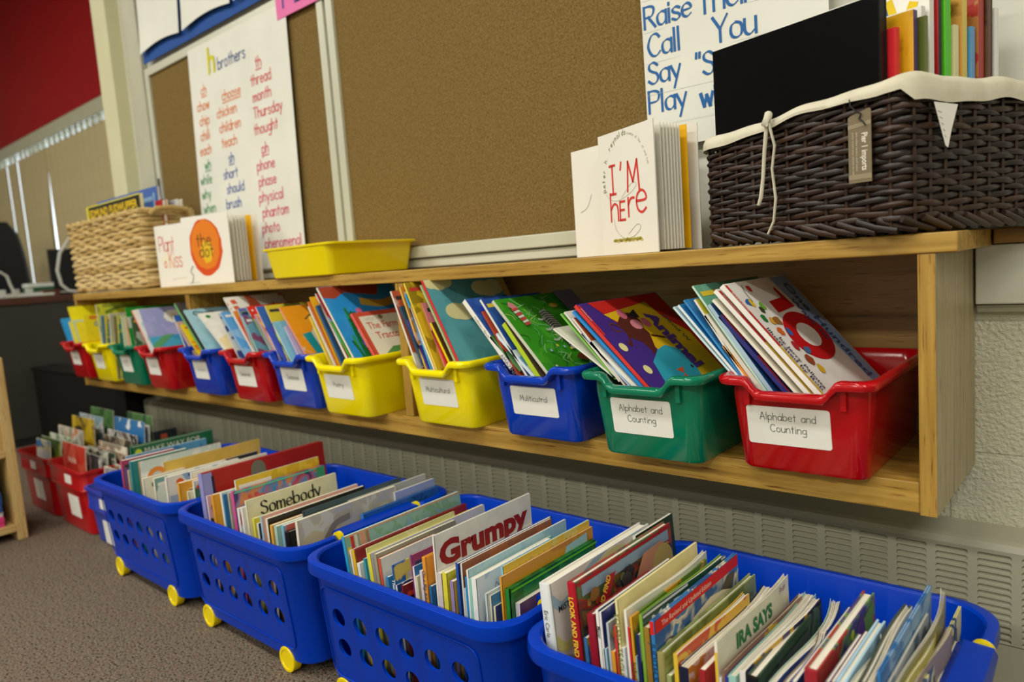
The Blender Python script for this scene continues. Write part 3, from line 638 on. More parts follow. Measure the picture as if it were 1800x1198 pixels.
BOOKS=[
('B4',-0.5655,-0.295,0.034,0.0663,0.2933,0.2473,0.017,'h','f0eee8','e6ecee','white hardcover with soft blue and yellow swirls','mist',0.0),
('B4',-0.5438,-0.1037,0.034,0.0609,0.2954,0.1102,0.005,'s','1d3d30','d8d8d0','tall dark green book with a grey top edge','',0.0),
('B4',-0.5218,-0.295,0.034,0.0556,0.3054,0.2409,0.012,'h','8a6a3c,4a4a48,b0392a,5d6f45','b3182a','red bordered hardcover with a crowded brown picture cover','look',0.0),
('B4',-0.5063,-0.295,0.034,0.0508,0.2375,0.18,0.005,'s','4f86c0,e6c93a','3b6ea8','small thin blue and yellow paperback','',0.0),
('B4',-0.4977,-0.295,0.034,0.0491,0.2711,0.1467,0.011,'h','8d1a2c','9a1c30','plain dark red hardcover','',0.0),
('B4',-0.485,-0.295,0.034,0.046,0.2793,0.18,0.0039,'s','23316e','f2f1ec','slim white paperback with black spine lettering','mayer',0.0),
('B4',-0.4805,-0.295,0.034,0.0449,0.2779,0.18,0.0032,'s','27347e,6478b0','e6e6e4','navy covered thin paperback','',0.0),
('B4',-0.4767,-0.295,0.034,0.0537,0.2325,0.18,0.0042,'s','9cc3d8','a9cbdd','short pale blue paperback','',0.0),
('B4',-0.4718,-0.295,0.034,0.0426,0.267,0.18,0.0032,'s','9fb2bb,6d7f90','b9c6ca','short grey blue paperback','',0.0),
('B4',-0.468,-0.295,0.034,0.043,0.2325,0.18,0.0049,'s','e39a2c','e8a033','very short orange spined paperback','',0.0),
('B4',-0.4618,-0.295,0.034,0.0401,0.2665,0.18,0.0035,'s','d8432f,e8e0d0,4a68a8','cf3a34','thin paperback with a speckled red spine','',0.0),
('B4',-0.4567,-0.295,0.034,0.0392,0.3005,0.2044,0.0032,'h','efe3a4','ece2a6','cream yellow hardcover with green spine lettering','yolen',0.0),
('B4',-0.4529,-0.295,0.034,0.0487,0.2418,0.18,0.0062,'s','dfe3e8','dfe3e8','short plain pale grey paperback','',0.0),
('B4',-0.4461,-0.295,0.034,0.0365,0.2905,0.2056,0.0032,'s','e9e6da','efece2','well worn white paperback with curling pages','',0.008),
('B4',-0.4423,-0.295,0.034,0.0392,0.27,0.18,0.0032,'s','c23a34,e8dcd0','c8292f','thin bright red spined paperback','',0.0),
('B4',-0.4385,-0.295,0.034,0.0373,0.2841,0.194,0.0032,'h','6d8a35,d8a02c','dda32c','amber and green hardcover','isab',0.0),
('B4',-0.4347,-0.295,0.034,0.0448,0.2367,0.18,0.0032,'s','8fb4b6','9dbcc0','short grey teal paperback','',0.0),
('B4',-0.4309,-0.295,0.034,0.04,0.2645,0.18,0.0036,'s','26306c,e9e9ec','222a60','small navy and white paperback','',0.0),
('B4',-0.4267,-0.295,0.034,0.0325,0.29,0.2075,0.0041,'s','24503c','7fae3a','white paged paperback with a dark green cover','madel',0.006),
('B4',-0.422,-0.295,0.034,0.0315,0.2769,0.18,0.007,'s','a88430','9c7a2c','brown gold paperback with worn edges','',0.0),
('B4',-0.4129,-0.295,0.034,0.0299,0.2876,0.2257,0.0051,'h','3a7fc0,efe6c8,2a5fa0','2f7ec4','blue hardcover with a red band along its top','judith',0.0),
('B4',-0.4072,-0.295,0.034,0.0287,0.2519,0.2479,0.0091,'h','9aa860,7d8c48','a39a5c','olive green hardcover','',0.004),
('B4',-0.3975,-0.295,0.034,0.0268,0.2271,0.15,0.006,'s','93a262','a4ad70','short olive paperback','',0.0),
('B4',-0.3872,-0.295,0.034,0.0251,0.2558,0.1828,0.005,'s','e6bd3a,d0562f','e8c23c','yellow paperback with red dots','',0.006),
('B4',-0.3809,-0.295,0.034,0.0239,0.2434,0.2417,0.011,'s','ecd9cc,d8903a','23273c','paperback with puffy white pages and a pinkish cover','do',0.008),
('B4',-0.3575,-0.295,0.034,0.0196,0.248,0.18,0.007,'s','b3302c','a82a2c','short red paperback','',0.0),
('B4',-0.3384,-0.295,0.034,0.0162,0.2862,0.1987,0.0032,'s','e9e6cf','efeada','cream paperback with big green lettering','ira',0.005),
('B4',-0.3346,-0.295,0.034,0.0189,0.2462,0.0724,0.0032,'s','dcdce6','dcdce4','short pale lilac grey paperback','',0.0),
('B4',-0.3308,-0.295,0.034,0.0182,0.256,0.2111,0.0032,'s','9b7360,d9b23a','8a6858','brown paperback with a yellow patch','',0.006),
('B4',-0.327,-0.295,0.034,0.0186,0.2496,0.2323,0.0032,'s','cdbfe0','2c3fa0','lilac paperback with a blue spine','',0.006),
('B4',-0.3232,-0.295,0.034,0.0184,0.2532,0.2305,0.008,'s','a9d6c8','9fd0c4','mint green paperback','',0.006),
('B4',-0.3124,-0.295,0.034,0.0114,0.2623,0.2056,0.0062,'s','23245c,d8a92c','ece9e2','navy covered paperback with thick white pages','',0.01),
('B4',-0.3056,-0.295,0.034,0.0102,0.2595,0.1998,0.012,'h','1c1e20,4a5a50,2c4a34','101214','black hardcover with yellow dashes','black',0.0),
('B4',-0.2826,-0.295,0.034,0.006,0.2603,0.2138,0.007,'s','3c56a0,2c4a8c','b8d2c4','blue paperback with gold letters and pale green pages','',0.012),
('B4',-0.2679,-0.295,0.034,0.0033,0.2656,0.1252,0.005,'s','98866f','a08e78','dull brown paperback','',0.006),
('B4',-0.2611,-0.295,0.034,0.002,0.2681,0.1893,0.005,'s','23409c','2343a8','thin blue paperback','',0.0),
('B4',-0.2476,-0.295,0.034,-0.0004,0.2877,0.1994,0.013,'h','a5342e,6f9a3c,4a3a7a','a02430','red spined hardcover with a painted green and purple cover','paint',0.0),
('B4',-0.229,-0.295,0.034,-0.0039,0.2798,0.1096,0.0038,'s','5a4a80,9a98a0','7a7288','grey and purple paperback','',0.0),
('B4',-0.2246,-0.295,0.034,-0.0047,0.2812,0.1172,0.0038,'s','5c2060','5c2060','thin purple paperback','',0.0),
('B4',-0.2202,-0.295,0.034,-0.0055,0.2828,0.1463,0.009,'h','a9cfe6','a9cfe6','pale blue hardcover','',0.0),
('B4',-0.2067,-0.295,0.034,-0.008,0.2877,0.1064,0.0054,'s','c2c9b8','d0d2c4','worn pale grey green paperback','',0.007),
('B4',-0.2007,-0.295,0.034,-0.0091,0.2899,0.1849,0.0077,'h','3c4c40','34443a','dark green hardcover','',-0.005),
('B4',-0.1924,-0.295,0.034,-0.0106,0.293,0.1756,0.0032,'s','ece6d6','eee8d8','thick cream paged paperback','',-0.006),
('B4',-0.1886,-0.2787,0.034,-0.0112,0.297,0.2164,0.0036,'h','2f72b4,7fa8d0','2f78bc','bright blue hardcover with a white back cover','',0.0),
('B4',-0.1845,-0.2602,0.034,-0.012,0.2783,0.1641,0.0032,'s','9fa8b4,5a6c80','a8b0ba','grey blue paperback','',0.0),
('B4',-0.1807,-0.2463,0.034,-0.0123,0.2722,0.2372,0.0032,'s','8f8a5c','e6e4d8','white paged paperback with an olive cover','',0.009),
('B4',-0.1769,-0.2297,0.034,-0.0126,0.2648,0.1481,0.0032,'s','c8bc4c','c2b64a','mustard yellow paperback','',0.007),
('B4',-0.1731,-0.2118,0.034,-0.013,0.2568,0.1358,0.0032,'s','a5937c','a8967e','tan brown paperback','',0.007),
('B4',-0.1693,-0.1927,0.034,-0.0135,0.2479,0.1975,0.0032,'h','e9e3a0,4a5f86','ece6a4','pale yellow hardcover with dark stripes on its cover','stripe',0.0),
('B4',-0.1655,-0.1443,0.034,-0.0154,0.2256,0.1027,0.005,'s','b5a58c','b8aa90','little tan booklet','',0.0),
('B3',-0.9812,-0.295,0.034,0.1359,0.2686,0.2742,0.007,'s','8fb8ae,7fae84,86b2c6','2f9fd0','paperback with a pale landscape cover and bright blue spine','land',0.0),
('B3',-0.967,-0.295,0.034,0.1263,0.2488,0.18,0.004,'s','8a4f90','e8e0ea','thin white and purple paperback','',0.0),
('B3',-0.962,-0.295,0.034,0.1236,0.2499,0.2664,0.0075,'h','8d2426','e6b82c','dark red covered hardcover with a yellow spine','',0.0),
('B3',-0.954,-0.295,0.034,0.1176,0.2298,0.15,0.008,'s','e8e8e4','ecece8','small crumpled white paperback','',0.0),
('B3',-0.9361,-0.295,0.034,0.1083,0.2417,0.18,0.005,'s','3fa0ae','3f9fb2','thin teal paperback','',0.0),
('B3',-0.9256,-0.295,0.034,0.1035,0.2614,0.2003,0.0032,'s','d6d488,e2dfa0','d8d68c','lime cream paperback with dark specks','specks',0.0),
('B3',-0.9218,-0.295,0.034,0.1068,0.2534,0.2726,0.006,'s','d2d2da','ece22c','white covered paperback with a yellow spine','',0.0),
('B3',-0.9092,-0.295,0.034,0.0938,0.2556,0.18,0.007,'s','9a957c','a39d84','olive grey paperback','',0.0),
('B3',-0.9007,-0.295,0.034,0.0887,0.2501,0.1229,0.006,'s','e4e1d8','d8583a','cream paperback with an orange spine','',0.0),
('B3',-0.888,-0.295,0.034,0.0802,0.2233,0.15,0.006,'s','3f8ac4','3f8ac4','small sky blue paperback','',0.0),
('B3',-0.871,-0.295,0.034,0.0716,0.2462,0.18,0.0032,'h','2f6cb4,e0cf6a','2a66b0','blue board book with a cream picture','thom',0.0),
('B3',-0.8672,-0.295,0.034,0.0821,0.2148,0.15,0.005,'s','ece8dc,2a4a8c','eee','low white and navy paperback','',0.0),
('B3',-0.8554,-0.295,0.034,0.0618,0.2179,0.15,0.005,'s','8a2c2c,282828','7a2428','low black and red paperback','',0.0),
('B3',-0.8295,-0.295,0.034,0.0433,0.2731,0.18,0.0032,'s','8f3a70,d6cf8c','8a3a78','purple paperback','',0.0),
('B3',-0.8257,-0.295,0.034,0.0462,0.2559,0.18,0.0032,'s','2f74b8','e9e9ea','white edged blue paperback','',0.0),
('B3',-0.8219,-0.295,0.034,0.049,0.2412,0.18,0.0054,'s','cfc7a4','d6cfae','short cream tan paperback','',0.0),
('B3',-0.816,-0.295,0.034,0.0228,0.2529,0.18,0.006,'s','d8cfd4','d8d0d4','short pale mauve paperback','',0.0),
('B3',-0.8093,-0.295,0.034,0.0137,0.2764,0.18,0.0068,'h','e79a34','ea9c34','orange hardcover with blue spine lettering','fly',0.0),
('B3',-0.8019,-0.295,0.034,0.0026,0.2332,0.18,0.005,'s','2f6ca4','2f6ca4','very short blue paperback','',0.0),
('B3',-0.7862,-0.295,0.034,0.0,0.3148,0.2236,0.0032,'s','e6e4dc','e8e5dc','tall white book with big dark red title letters','grumpy',0.0),
('B3',-0.7824,-0.295,0.034,0.0,0.2593,0.2467,0.009,'s','e4dfd2','d9cdc8','cream paperback with a pinkish grey spine','',0.0),
('B3',-0.7712,-0.295,0.034,0.0,0.2621,0.18,0.009,'s','dcd63c','e2da40','yellow paperback','',0.0),
('B3',-0.7559,-0.295,0.034,0.0,0.2527,0.18,0.007,'s','e0bc52,b06a34','9c86b0','short golden paperback with a lilac spine','',0.0),
('B3',-0.7406,-0.295,0.034,0.0,0.2831,0.2196,0.005,'s','24417c','2350a8','dark blue spined paperback','',0.0),
('B3',-0.7306,-0.295,0.034,0.0,0.2851,0.2084,0.0032,'s','9a5c40,b0663c','d8d2cc','paperback with a rust brown cover','',0.0),
('B3',-0.7268,-0.295,0.034,0.0,0.2489,0.18,0.0032,'s','b5c8d0','b5c8d0','small pale grey blue paperback','',0.0),
('B3',-0.723,-0.295,0.034,0.0,0.2666,0.2255,0.0032,'s','dce6ea','2f8cc8','blue spined thin paperback','',0.0),
('B3',-0.7192,-0.295,0.034,0.0,0.2781,0.2323,0.0032,'s','b4d2da,a8c8d4','e9ecec','pale blue paperback with rolled corner','',0.0),
('B3',-0.7154,-0.295,0.034,0.0,0.266,0.1877,0.0042,'s','7fc0a2','8fd0bc','mint green spined paperback','',0.0),
('B3',-0.7106,-0.295,0.034,0.0,0.2687,0.1725,0.009,'s','e2e8ec,c0d0e0','eef0ee','white paperback with thin blue scribbles','scrib',0.0),
('B3',-0.6858,-0.295,0.034,0.0,0.2516,0.18,0.0033,'s','c9d6d4','c4d4d4','short pale grey paperback','',0.0),
('B3',-0.6819,-0.2907,0.034,0.0,0.2476,0.18,0.0032,'s','4a88b4','e2dcc0','short blue cream edged paperback','',0.0),
('B3',-0.6781,-0.2875,0.034,0.0,0.2314,0.18,0.0032,'s','26407c','ece4bc','low navy blue board book','',0.0),
('B3',-0.6743,-0.2705,0.034,0.0,0.2845,0.2112,0.0032,'s','ecc63c,e6d26a','7fc4de','yellow paperback with faint letters along its top','duck',0.0),
('B3',-0.6705,-0.2787,0.034,0.0,0.2734,0.2221,0.0032,'s','dd9c2e,cf8a28','e0a030','orange paperback with dark red triangles','tri',0.0),
('B3',-0.6667,-0.2735,0.034,0.0,0.2548,0.2119,0.0071,'h','1f7a2c,2c8c36,156022','2a8a34','bright leaf green hardcover','leaf',0.0),
('B3',-0.659,-0.2628,0.034,0.0,0.2317,0.18,0.008,'s','6a4a70','d8cfda','low purple paperback','',0.0),
('B2',-1.5075,-0.295,0.034,0.0647,0.3046,0.305,0.015,'h','a51f1c','8f92d0','red picture book with a lilac spine','arch',0.0),
('B2',-1.4868,-0.295,0.034,0.0623,0.2587,0.18,0.006,'s','d8b0c0,3f3f48','e2c9d0','small speckled pink paperback','',0.0),
('B2',-1.464,-0.295,0.034,0.0601,0.2654,0.18,0.01,'s','e0a02c','e0a030','short orange paperback','',0.0),
('B2',-1.4225,-0.295,0.034,0.056,0.2773,0.18,0.007,'s','cfe4da,f0f0ec','e2ece4','white and pale mint paperback','',0.0),
('B2',-1.412,-0.295,0.034,0.055,0.2748,0.18,0.005,'s','3878ac','3574a8','thin blue paperback','',0.0),
('B2',-1.3912,-0.295,0.034,0.0529,0.281,0.18,0.006,'s','b8b09a','b4ac98','thin grey paperback','',0.0),
('B2',-1.382,-0.2812,0.034,0.0521,0.305,0.1989,0.004,'s','e2bf3c,d6ae2c','e0e4d8','golden yellow paperback with worn edges','',0.0),
('B2',-1.3751,-0.295,0.034,0.0509,0.2861,0.2169,0.009,'h','27427c,c0485a,3f8ac0,d08050','d0559c','navy dotted hardcover with a magenta spine','dots',0.0),
('B2',-1.3601,-0.295,0.034,0.0485,0.2544,0.18,0.008,'s','dfe2e6,c05a4a','e9eaea','small white paperback','',0.0),
('B2',-1.345,-0.295,0.034,0.0464,0.2589,0.18,0.007,'s','e9e6dc','ecebe4','small off white paperback','',0.0),
('B2',-1.3253,-0.295,0.034,0.0436,0.2759,0.2127,0.005,'s','e6dfb8','ebe5c4','cream book with large black title letters','somebody',0.0),
('B2',-1.3048,-0.295,0.034,0.0405,0.2442,0.18,0.007,'s','dcd03c','e6dc44','short yellow paperback','',0.0),
('B2',-1.2901,-0.295,0.034,0.0383,0.237,0.18,0.006,'s','d8d8d4,2c2c30','dcdcd8','small black and white paperback','',0.0),
('B2',-1.2746,-0.295,0.034,0.0361,0.2544,0.2288,0.006,'s','e3b0a0','a9cbe4','paperback with a pink and yellow top edge','',0.0),
('B2',-1.2559,-0.295,0.034,0.0334,0.2525,0.2314,0.007,'s','2f2a1e','ece6d2','dark covered paperback with cream pages','',0.0),
('B2',-1.2424,-0.295,0.034,0.0314,0.2427,0.0702,0.008,'s','e8b050','e8b04a','short apricot paperback','',0.0),
('B2',-1.2276,-0.295,0.034,0.0293,0.2438,0.18,0.009,'s','a3c9bc','b0d2c4','short mint paperback','',0.0),
('B2',-1.2027,-0.295,0.034,0.0257,0.2496,0.18,0.008,'s','7ab0cc,c8645a','84b4cc','short blue paperback','',0.0),
('B2',-1.1912,-0.295,0.034,0.024,0.2406,0.18,0.012,'h','1c1c1e','1c1c1e','low black case','',0.0),
('B2',-1.1723,-0.2665,0.034,0.0214,0.2741,0.2362,0.004,'h','46585c','3c4c50','slate grey hardcover','',0.0),
('B2',-1.1676,-0.1679,0.034,0.0207,0.2654,0.2019,0.0042,'s','bdbdb8','d8d6cc','tall grey covered book','',0.0),
('B2',-1.1628,-0.2898,0.034,0.02,0.2649,0.2333,0.0074,'s','d6d2c4,c8bea0,bcb8b4','ece6d4','grey cream watercolour book with a white top edge','wash',0.0),
('B2',-1.1548,-0.0649,0.034,0.0188,0.254,0.1099,0.005,'s','a3b0dc','dde0ec','pale lilac blue paperback','',0.0),
('B2',-1.1468,-0.1568,0.034,0.0176,0.2387,0.2,0.009,'h','2b66ac,2a5ea0','3f80c8','tall bright blue hardcover','wire',0.0),
('B1',-2.0094,-0.2496,0.034,0.0,0.2974,0.2221,0.007,'h','1f6a46','24704a','green hardcover with pale title letters along its top','make',0.0),
('B1',-1.9841,-0.2723,0.034,0.0,0.2788,0.2133,0.006,'s','5fa6d6,3f86c0','9fcbe8','sky blue paperback','',0.0),
('B1',-1.9589,-0.295,0.034,0.0,0.2778,0.1328,0.012,'s','b0486a,7a5a90','b64c68','maroon pink paperback','',0.0),
('B1',-1.9183,-0.295,0.034,0.0,0.2569,0.18,0.006,'s','d8c8a4','dccfae','small tan paperback','',0.0),
('B1',-1.9012,-0.295,0.034,0.0,0.2831,0.1417,0.012,'s','2f8c92','2f8a90','teal paperback','',0.0),
('B1',-1.8437,-0.295,0.034,0.0,0.2884,0.2094,0.0032,'s','cfded8,e8ece8','e0a850','pale grey paperback with an amber spine','sun',0.0),
('B1',-1.8399,-0.238,0.034,0.0,0.2734,0.2607,0.0032,'s','e6c05a','e8c564','golden cream paperback','',0.0),
('B1',-1.8361,-0.295,0.034,0.0,0.2488,0.104,0.009,'s','ece8d6','f0ecdc','cream paperback with a yellow spot','spot',0.0),
('B1',-1.8063,-0.2181,0.034,0.0,0.2499,0.2129,0.004,'s','3c3a34,7a4a34','dcd6c4','dark photo covered paperback','',0.0),
('B1',-1.7689,-0.295,0.034,0.0,0.2585,0.18,0.009,'s','dfe4d8,7aa8a0','e9e6c8','short cream and teal paperback','',0.0),
('B1',-1.7015,-0.295,0.034,0.0,0.2709,0.18,0.009,'s','dfe2e0,8fb0d0','e9e6da','white paperback with an orange dot','odot',0.0),
('B1',-1.67,-0.2492,0.034,0.0,0.2739,0.1943,0.006,'s','e9e6d6','ece9da','wide cream paperback','',0.0),
('B1',-1.6617,-0.2853,0.034,0.0,0.2606,0.18,0.01,'s','e0a230','e4a838','orange bordered paperback with a purple centre','frame',0.0),
('B1',-1.6502,-0.2711,0.034,0.0,0.238,0.18,0.0086,'s','e6e0b4','eae6c4','low pale yellow paperback','',0.0),
('B1',-1.641,-0.2593,0.034,0.0,0.2614,0.18,0.007,'s','e9e9e0,3f7a4c','eceae0','small white and green paperback','',0.0),
('b12',-0.4081,-0.018,0.5278,0.7379,0.174,0.17,0.003,'s','bfe0ea','cfe6ec','pale blue thin paperback','',0),
('b12',-0.422,-0.018,0.5486,0.7122,0.146,0.17,0.0036,'s','2f8ccc','e3eef2','bright blue paperback with white edge','',0),
('b12',-0.4167,-0.018,0.5472,0.6502,0.15,0.17,0.003,'s','3f94d4,2f7fc0','3a8ccc','sky blue paperback','',0),
('b12',-0.3467,-0.018,0.443,0.5717,0.2666,0.17,0.003,'s','ecd83c','e8e0d8','yellow edged thin paperback','',0),
('b12',-0.4062,-0.018,0.546,0.6775,0.07,0.17,0.003,'s','e88a2c','ea9434','short orange paperback','',0),
('b12',-0.3956,-0.018,0.5369,0.6422,0.134,0.17,0.006,'s','d8d4c4','dcd8ca','grey white paperback','',0),
('b12',-0.3225,-0.018,0.443,0.611,0.2975,0.23,0.003,'s','6fb49c,7abfa4','bfe0d0','tall sea green book','',0),
('b12',-0.316,-0.018,0.443,0.6225,0.2651,0.17,0.006,'s','23508c','a8c4d8','navy blue paperback','',0),
('b12',-0.2819,-0.018,0.443,0.7125,0.2635,0.17,0.006,'s','2c2f7c,a8323a','2c3078','dark blue and red paperback','',0),
('b12',-0.268,-0.018,0.4481,0.73,0.2921,0.17,0.004,'s','e9e4d0','ece6d4','thin cream paperback','',0),
('b12',-0.268,-0.018,0.4628,0.7279,0.2885,0.17,0.006,'s','f0eeea','efece6','white paperback with a red lettered spine strip','schol',0),
('b12',-0.268,-0.018,0.4767,0.7206,0.2761,0.23,0.007,'s','f2f1ee','efece4','white cover with a huge red number ten','ten',0),
('b11',-0.617,-0.043,0.5498,0.9889,0.138,0.17,0.003,'s','ece8dc','ece8dc','plain white paperback tilted low','',0),
('b11',-0.6168,-0.043,0.5484,0.7689,0.142,0.17,0.003,'s','5fae3c','86c25a','grass green spined paperback','',0),
('b11',-0.6099,-0.043,0.5449,0.736,0.146,0.17,0.003,'s','f0ece4','ece4dc','white paperback','',0),
('b11',-0.5167,-0.043,0.443,0.7188,0.2659,0.17,0.003,'s','c2562c,e8e0d8','e6ddd4','rust brown and white paperback','',0),
('b11',-0.4919,-0.043,0.443,0.809,0.2546,0.17,0.003,'s','8fb4e0,e0c060','a8c4e8','pale blue landscape paperback','',0),
('b11',-0.5504,-0.043,0.5086,0.8598,0.146,0.17,0.006,'s','eceae0','efede4','short white booklet','',0),
('b11',-0.4969,-0.043,0.4658,0.8036,0.27,0.17,0.005,'s','2a8cd8','2f8cd8','bright blue thin paperback','',0),
('b11',-0.483,-0.043,0.4591,0.7882,0.2878,0.2512,0.006,'s','4a2f8c','d83a34','purple picture book with a yellow and red painted cover','monk',0),
('b10',-0.8555,-0.019,0.5498,0.7135,0.162,0.1173,0.0094,'s','2f58b0,3a66bc','f0eee8','blue picture book with a wide white spine','amaz',0),
('b10',-0.7721,-0.019,0.443,0.594,0.2544,0.17,0.0033,'s','c25038','b8482f','thin brick red paperback','',0),
('b10',-0.8316,-0.019,0.5467,0.8398,0.09,0.17,0.006,'s','4f7a48,d0cf4a','5a8450','short green and yellow paperback','',0),
('b10',-0.7484,-0.019,0.443,0.6279,0.2868,0.17,0.0042,'s','2c57ac,3564b4','e3e6e4','deep blue paperback with white edge','',0),
('b10',-0.8023,-0.019,0.5374,0.8388,0.11,0.17,0.006,'s','cfe0ea,6fa8d0','dce8ee','short pale blue paperback','',0),
('b10',-0.7203,-0.019,0.443,0.6626,0.2372,0.17,0.009,'s','5c4a38','b8d22c','lime spined paperback with a brown cover','',0),
('b10',-0.713,-0.019,0.4806,0.7398,0.2585,0.231,0.006,'s','3c9a24,4aa82c','ccd2b8','leafy green picture book with a striped animal','zebra',0),
('b9',-1.0685,-0.018,0.443,0.3801,0.2745,0.17,0.004,'s','c0583c,e6e2da','ece8e2','white edged paperback with a red brown top','',0),
('b9',-1.0911,-0.018,0.5475,0.4396,0.13,0.17,0.0069,'s','2a4a60','2c4c64','slate navy paperback','',0),
('b9',-1.047,-0.018,0.443,0.3423,0.2795,0.17,0.0036,'s','dd8c34,e6c4d4','e9c060','orange speckled paperback','',0),
('b9',-1.0627,-0.018,0.5204,0.4959,0.134,0.17,0.004,'s','4a3f94,e0a088','4c3c98','purple spined thin paperback','',0),
('b9',-1.0279,-0.018,0.443,0.3751,0.2667,0.17,0.004,'s','2f9fd8,ecd03c','3aa4dc','blue and yellow paperback','',0),
('b9',-1.0148,-0.018,0.4463,0.4324,0.238,0.17,0.005,'s','eec49c,dcc0b0','f0e0c4','peach paperback','peach',0),
('b9',-1.0078,-0.018,0.443,0.4142,0.2953,0.17,0.004,'s','e6c82c,a88f20','e9d24a','fuzzy yellow paperback','',0),
('b9',-0.9827,-0.018,0.443,0.3933,0.2481,0.17,0.0035,'s','d8868c,b0707c','d87480','rose pink paperback','',0),
('b9',-0.9698,-0.018,0.443,0.4533,0.1945,0.17,0.004,'s','d83a3a,7a8cc0','d03434','short red and blue paperback','',0),
('b9',-0.956,-0.018,0.4551,0.5217,0.2044,0.17,0.005,'s','5a3c24','ecd01c','yellow spined dark brown paperback','',0),
('b9',-0.956,-0.018,0.4815,0.4943,0.2564,0.17,0.004,'s','b4c48c','b8c890','pale green thin paperback','',0),
('b9',-0.956,-0.018,0.4958,0.4878,0.2492,0.23,0.005,'s','62aebc,58a4b4','dc2c38','large teal book with cream clouds and a red spine','cloud',0),
('b8',-1.3208,-0.039,0.443,0.5259,0.2389,0.17,0.004,'s','ecd050','ecd264','thin yellow paperback','',0),
('b8',-1.3013,-0.039,0.443,0.5499,0.2685,0.17,0.005,'s','d8dcd8','dadcd6','pale grey paperback','',0),
('b8',-1.2949,-0.039,0.451,0.5636,0.274,0.17,0.003,'s','dd7a34','d8804a','thin orange paperback','',0),
('b8',-1.2869,-0.039,0.443,0.5229,0.2891,0.17,0.003,'s','ecb01c','e6ac20','amber paperback','',0),
('b8',-1.2758,-0.039,0.443,0.5323,0.2662,0.17,0.006,'s','2f5a8c','31608f','blue photo paperback','',0),
('b8',-1.2492,-0.039,0.443,0.5653,0.2747,0.17,0.005,'s','23272a,3a6a94','24282c','black and blue paperback','',0),
('b8',-1.246,-0.039,0.4505,0.5738,0.2726,0.17,0.0033,'s','ecebe4','ecebe6','white paperback','',0),
('b8',-1.246,-0.039,0.4626,0.5964,0.2877,0.17,0.003,'s','b5343a,6fb8e0','dcd4d4','thin red and pale blue paperback','',0),
('b8',-1.246,-0.039,0.4848,0.6357,0.1887,0.17,0.004,'s','3f9a34','4aa43c','mid green paperback','',0),
('b8',-1.246,-0.039,0.4971,0.6222,0.2655,0.2114,0.005,'s','2a94e0,2f9ce6','e9e2d4','blue undersea picture book with green weeds','reef',0),
('b8',-1.246,0.0,0.5261,0.6429,0.1527,0.173,0.008,'h','d8563c','dd5048','red bordered cream storybook','farm',0),
('b7',-1.5577,-0.026,0.4675,0.7324,0.278,0.17,0.003,'s','e2342c','7fc0c0','red paperback with white dots','wdots',0),
('b7',-1.5934,-0.026,0.5152,0.7627,0.186,0.17,0.003,'s','a9b08c','9fb8a8','sage green thin paperback','',0),
('b7',-1.6007,-0.026,0.5288,0.6912,0.162,0.17,0.004,'s','ecca58,e0a070','b8a0d0','soft yellow paperback','',0),
('b7',-1.5369,-0.026,0.443,0.6015,0.2797,0.17,0.003,'s','3f70c0','e0c8d8','blue paperback','',0),
('b7',-1.5453,-0.026,0.4944,0.7331,0.17,0.17,0.004,'s','4a5ccc','5464d0','violet blue thin paperback','',0),
('b7',-1.5088,-0.026,0.443,0.5455,0.2724,0.17,0.003,'s','e2d03c,6a7a2c','ecd870','yellow and black paperback','',0),
('b7',-1.5645,-0.026,0.5473,0.706,0.078,0.17,0.003,'s','2f9a5c','349c60','green thin paperback','',0),
('b7',-1.4864,-0.026,0.443,0.6252,0.2359,0.17,0.004,'s','8fcbe4,84c4e0','bfe0ec','short light blue paperback with a green shape','frog',0),
('b7',-1.451,-0.026,0.4446,0.5903,0.2162,0.17,0.005,'s','c4b8dc','c8bce0','lilac paperback','',0),
('b7',-1.451,-0.026,0.5102,0.7037,0.2094,0.0791,0.005,'s','ee9c1c,dcd8c8','ee9c80','orange picture book','orng',0),
('b6',-1.7539,-0.031,0.4717,0.9275,0.31,0.17,0.004,'s','f0eee4','eceae0','white picture book with a small green dot','gdot',0),
('b6',-1.7263,-0.031,0.443,0.6419,0.2682,0.17,0.005,'s','cfd4d0,3f4f8c','d4d8d4','off white paperback with a navy patch','',0),
('b6',-1.6641,-0.031,0.443,0.7665,0.2992,0.17,0.007,'s','5fa4dc,8fbce0','8fbce4','pale blue paperback with a red dot','',0),
('b6',-1.7093,-0.031,0.5447,0.7165,0.206,0.17,0.003,'s','eceae0,dd6a4a','ecebe6','tall white book with red marks','rmark',0),
('b6',-1.708,-0.031,0.5478,0.6929,0.15,0.17,0.0033,'s','e2502c,e88a2c','e8d0c8','red and orange paperback','',0),
('b6',-1.661,-0.031,0.4701,0.5259,0.2314,0.17,0.004,'s','6a70c0,8cb83c','a8c4cc','violet paperback with a green splash','',0),
('b6',-1.661,-0.031,0.4994,0.5752,0.1799,0.17,0.005,'s','6fa4b8,8a4a70','9cc4cc','grey blue paperback with plum spots','',0),
('b5',-2.0442,-0.025,0.443,0.5462,0.2463,0.17,0.004,'s','2f62b4','dcd8dc','blue and white paperback','',0),
('b5',-1.9757,-0.025,0.443,0.7593,0.2629,0.17,0.005,'s','c8a890','d0b4a0','tan thin paperback','',0),
('b5',-1.9335,-0.025,0.443,0.8206,0.2674,0.17,0.005,'s','ecd01c,e8842c','ecd21c','yellow and orange paperback','',0),
('b5',-1.911,-0.025,0.4538,0.8081,0.3371,0.1527,0.007,'s','3a3a3c','6fb46a','dark book with a green spine','',0),
('b5',-1.911,-0.025,0.483,0.7918,0.2631,0.17,0.004,'s','a4d0dc,94c4d4','b4dae4','light blue picture book with black lettering','litxt',0),
('b4',-2.343,-0.035,0.5494,0.6805,0.158,0.17,0.004,'s','ecdcd4','e25a54','red spined thin paperback','',0),
